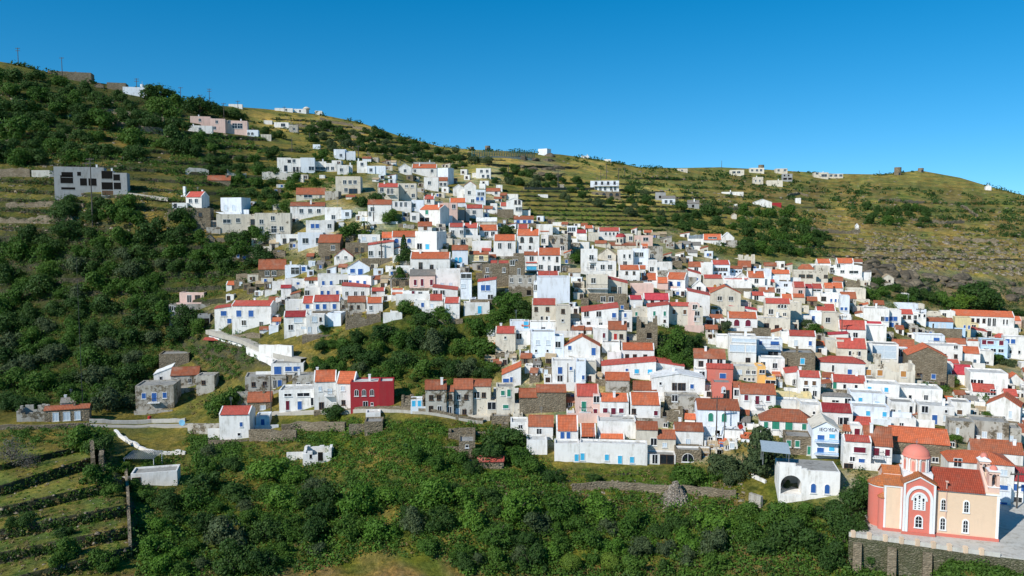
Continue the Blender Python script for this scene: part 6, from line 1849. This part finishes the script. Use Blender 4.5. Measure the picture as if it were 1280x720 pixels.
# ---- ground cover nobody could count
def scatter(poly, cnt, seed, mind=0):
    r = np.random.default_rng(seed); xs = [q_[0] for q_ in poly]; ys = [q_[1] for q_ in poly]
    x = r.uniform(min(xs), max(xs), cnt * 3); y = r.uniform(min(ys), max(ys), cnt * 3)
    k = inpoly(x, y, poly); x, y = x[k][:cnt], y[k][:cnt]; return x, y
SKL = [(x_, float(skyline(x_)) + 1.5) for x_ in np.arange(0, 1280, 3.1)]
def bushes(name, label, leaf, zones, per, flat=.75, leafsz=.125, clump=0.0, seed=77):
    r = np.random.default_rng(len(name) * 7 + 1); VV = []
    for z in zones:
        poly, cnt, r0, r1 = z[:4]
        x, y = scatter(pts(poly), cnt, int(cnt + r0 * 100))
        for xi, yi in zip(x, y):
            if clump and snoise(xi, yi * 1.5, .09, seed) < clump: continue
            if np.any((HRa[:, 0] - .5 < xi) & (HRa[:, 1] + .5 > xi) & (HRa[:, 2] < yi) & (HRa[:, 3] + .8 > yi)): continue
            if yi < 300 and name in ("dark_scrub", "dry_brush"):
                for tp, per_, sl_, rs_, st_ in TERR:
                    if r.uniform() < (.75 if xi < 900 else .35) and bool(inpoly(np.array([xi]), np.array([yi]), tp)[0]):
                        ph = (yi - sl_ * xi + 2.2 * float(snoise(np.array([xi]), np.array([yi * .3]), .012, int(per_ * 10))[0])) / per_
                        yi = yi + (math.floor(ph) + 1 - rs_ * .4 - ph) * per_; break
            p = P(xi, yi); R = r.uniform(r0, r1) * (1 if r.uniform() < .8 else 1.4); far_ = max(1, p.y / 200)
            n = int(per / far_ ** .5) + 4; v = sph(n, r); v[:, 2] = np.abs(v[:, 2]) * flat; C = np.array(p) + v * R * (r.uniform(.6, 1, n)[:, None]); C += r.normal(size=(n, 3)) * .08
            VV.append(leaf_quads(C, v + np.array([0, 0, .3]), leafsz * far_ * (.7 + .3 * R), r))
    if name == "dark_scrub":
        for x, y in SKL:
            if r.uniform() < .55 or snoise(x, y, .05, 12) < -.1: continue
            p = P(x, y); R = r.uniform(.8, 2.6); v = sph(26, r); C = np.array(p) + v * R * np.array([1.4, 1, .8]) * r.uniform(.5, 1, 26)[:, None] + np.array([0, 0, R * .4]); VV.append(leaf_quads(C, v, .45, r))
        for x, y, t_ in RISL:
            if r.uniform() < .62: continue
            p = P(x, y + r.uniform(-1, 2)); R = t_ * mpp(p) * r.uniform(.3, .6); v = sph(26, r); C = np.array(p) + v * R * np.array([1.3, .5, 1]) * r.uniform(.5, 1, 26)[:, None] + np.array([0, 0, R * .6]); VV.append(leaf_quads(C, v, .13, r))
    V_ = np.concatenate(VV); o = bpy.data.objects.new(name, np_mesh(name, V_, np.arange(len(V_)).reshape(-1, 4), False, [LEAF[leaf]])); COL.objects.link(o); tag(o, label, "undergrowth", kind="stuff"); print(name, len(V_) // 4)
LOW = "165 560 420 520 640 530 690 590 930 600 1060 650 1080 725 1000 725 900 660 560 690 440 640 330 690 170 720"
LEFT = "-10 300 110 285 200 300 300 305 318 350 200 400 215 440 250 470 170 500 0 515"
LOWP = "168 560 300 555 420 522 640 532 690 618 900 628 960 645 1060 655 1085 716 1120 725 1100 740 620 740 560 700 480 690 400 712 260 725 172 722"
HUM = [("138 541 236 545 300 552 300 580 240 572 150 556", 420, .5, 1.2), ("215 398 300 412 330 440 300 470 250 486 210 440", 420, .4, 1.0), ("1165 698 1290 704 1290 724 1165 722", 260, .3, .8), ("150 470 172 470 168 505 140 515", 60, .5, 1.2), ("400 420 440 395 600 400 620 480 520 500 420 500", 420, .4, 1.2), ("815 405 880 405 876 460 825 465", 90, .5, 1.1), ("620 390 665 380 662 402 612 410", 40, .5, 1), ("0 535 140 535 150 560 0 560", 130, .5, 1.1), ("235 540 300 565 160 570 150 548", 160, .5, 1.2), ("1070 600 1110 600 1100 650 1060 650", 60, .5, 1), ("1065 700 1280 712 1280 725 1065 725", 160, .4, 1.0)]
RISL = []
for (xa, ya), (xb, yb_), t_ in RIS:
    for i in range(int((xb - xa) / 1.6)):
        x = xa + i * 1.6; y = ya + (yb_ - ya) * (x - xa) / (xb - xa); RISL.append((x, y + t_ * .3, t_))
bushes("undergrowth", "dense green shrubs and brambles filling the lower slope and the left hillside", 'mid', [("-10 110 130 125 330 160 330 200 200 205 0 215", 700, .8, 1.8), ("190 200 340 225 440 215 440 245 330 262 220 262", 420, .6, 1.5), (LOWP, 1500, .5, 1.7), (LEFT, 1500, .6, 1.4)] + HUM, 46, clump=-.3)
bushes("fresh_shrubs", "lighter fresh green shrubs on the lower slope in front of the village", 'fresh', [(LOWP, 1500, .4, 1.5), (LEFT, 500, .4, 1.1), ("420 530 640 532 690 590 640 620 440 600 400 560", 500, .4, 1.0), ("640 600 900 600 960 650 900 700 640 660", 400, .4, 1.1)], 34, clump=-.15, seed=9)
bushes("dark_scrub", "dark low scrub dotted over the hills and between the houses", 'dark', [(LEFT, 900, .7, 1.7), (LOWP, 450, .7, 1.6), ("-10 85 130 105 330 150 470 175 470 205 300 240 200 260 0 290", 1500, .7, 2.0), ("480 185 600 190 600 206 490 200", 60, 1, 2), ("700 197 1280 248 1280 300 1000 262 880 262 790 250 760 215", 1100, .9, 3.0), ("850 262 1030 262 1040 322 900 320", 420, 1.0, 2.4), ("1080 345 1280 352 1280 392 1090 385", 200, .8, 1.8), ("600 222 880 236 860 250 640 236", 90, .8, 1.8), ("860 322 1080 326 1100 400 1280 400 1280 640 1080 600 880 540 700 560 620 500 640 380 560 300 500 250 640 250 700 290", 1100, .35, .9), ("270 300 360 200 500 200 640 240 660 300 600 380 420 380 280 380", 700, .4, 1.1), ("1000 300 1280 290 1280 340 1060 330", 100, .8, 1.8), ("640 240 880 240 880 290 640 290", 500, .35, .7), ("350 140 600 196 580 206 440 190 330 160", 260, .8, 1.8), ("540 275 780 285 860 300 700 296 600 290", 50, .5, 1.1)], 34, clump=-.25)
bushes("dry_brush", "straw coloured dry brush and weeds on the terraces", 'dry', [("0 215 200 235 300 262 300 300 150 300 0 290", 420, .3, .8), (LOWP, 420, .3, .8), (LEFT, 400, .3, .8), ("330 150 640 200 640 210 420 190", 200, .5, 1.0), ("990 265 1280 285 1280 345 1060 330 990 330", 420, .5, 1.1), ("150 470 300 420 300 470 240 520", 200, .3, .8), ("640 240 880 240 880 290 640 290", 240, .4, .8), ("600 585 930 590 930 645 640 640", 160, .3, .6), ("0 560 160 560 160 720 0 720", 160, .2, .5)], 22, .6, .13)
bushes("light_weeds", "bright fresh green weeds on the open ground", 'bright', [("420 530 640 532 700 590 700 650 520 600 400 580 330 560", 900, .2, .6), ("640 585 930 590 920 640 660 660", 500, .2, .6), ("0 560 150 560 160 700 0 710", 500, .12, .3), (LEFT, 260, .3, .8), ("640 262 860 262 860 292 660 290", 260, .4, .9), ("0 215 200 235 300 262 300 300 0 300", 200, .3, .8)], 16, .6, .12)
# ------------------------------------------------------------------ light, sky, render settings
SUN_AZ = math.radians(-47); SUN_EL = math.radians(37)      # azimuth measured from the direction behind the camera, towards the left
sd = Vector((math.sin(SUN_AZ) * math.cos(SUN_EL), -math.cos(SUN_AZ) * math.cos(SUN_EL), math.sin(SUN_EL)))
sl = bpy.data.lights.new("sun", 'SUN'); sl.energy = 4.5; sl.angle = math.radians(.53); sl.color = (1, .965, .90)
so = bpy.data.objects.new("sun", sl); COL.objects.link(so); so.location = (-60, -60, 160)
so.rotation_euler = (-sd).to_track_quat('-Z', 'Y').to_euler()
w = bpy.data.worlds.new("World"); scene.world = w; w.use_nodes = True
nt = w.node_tree; sky = nt.nodes.new("ShaderNodeTexSky"); sky.sky_type = 'NISHITA'; sky.sun_disc = False
sky.sun_elevation = SUN_EL; sky.sun_rotation = math.atan2(sd.x, sd.y)
sky.altitude = 900; sky.air_density = 1.0; sky.dust_density = .02; sky.ozone_density = 3.0
stc = nt.nodes.new("ShaderNodeTexCoord"); smp = nt.nodes.new("ShaderNodeMapping"); smp.inputs["Location"].default_value = (0, 0, .09); nt.links.new(stc.outputs["Generated"], smp.inputs[0]); nt.links.new(smp.outputs[0], sky.inputs[0])
bg = nt.nodes["Background"]; hs = nt.nodes.new("ShaderNodeHueSaturation"); hs.inputs["Saturation"].default_value = 1.44; hs.inputs["Hue"].default_value = .490; nt.links.new(sky.outputs[0], hs.inputs["Color"]); nt.links.new(hs.outputs[0], bg.inputs[0]); bg.inputs[1].default_value = .128
flush_labels()
vs_ = scene.view_settings; vs_.view_transform = 'Standard'; vs_.look = 'None'; vs_.exposure = 0.14; vs_.gamma = 1.0; vs_.use_curve_mapping = False
scene.cycles.max_bounces = 5; scene.cycles.diffuse_bounces = 3; scene.cycles.glossy_bounces = 2; scene.cycles.transparent_max_bounces = 4
scene.cycles.use_denoising = True
scene.render.film_transparent = False
print("objects:", len(bpy.data.objects))
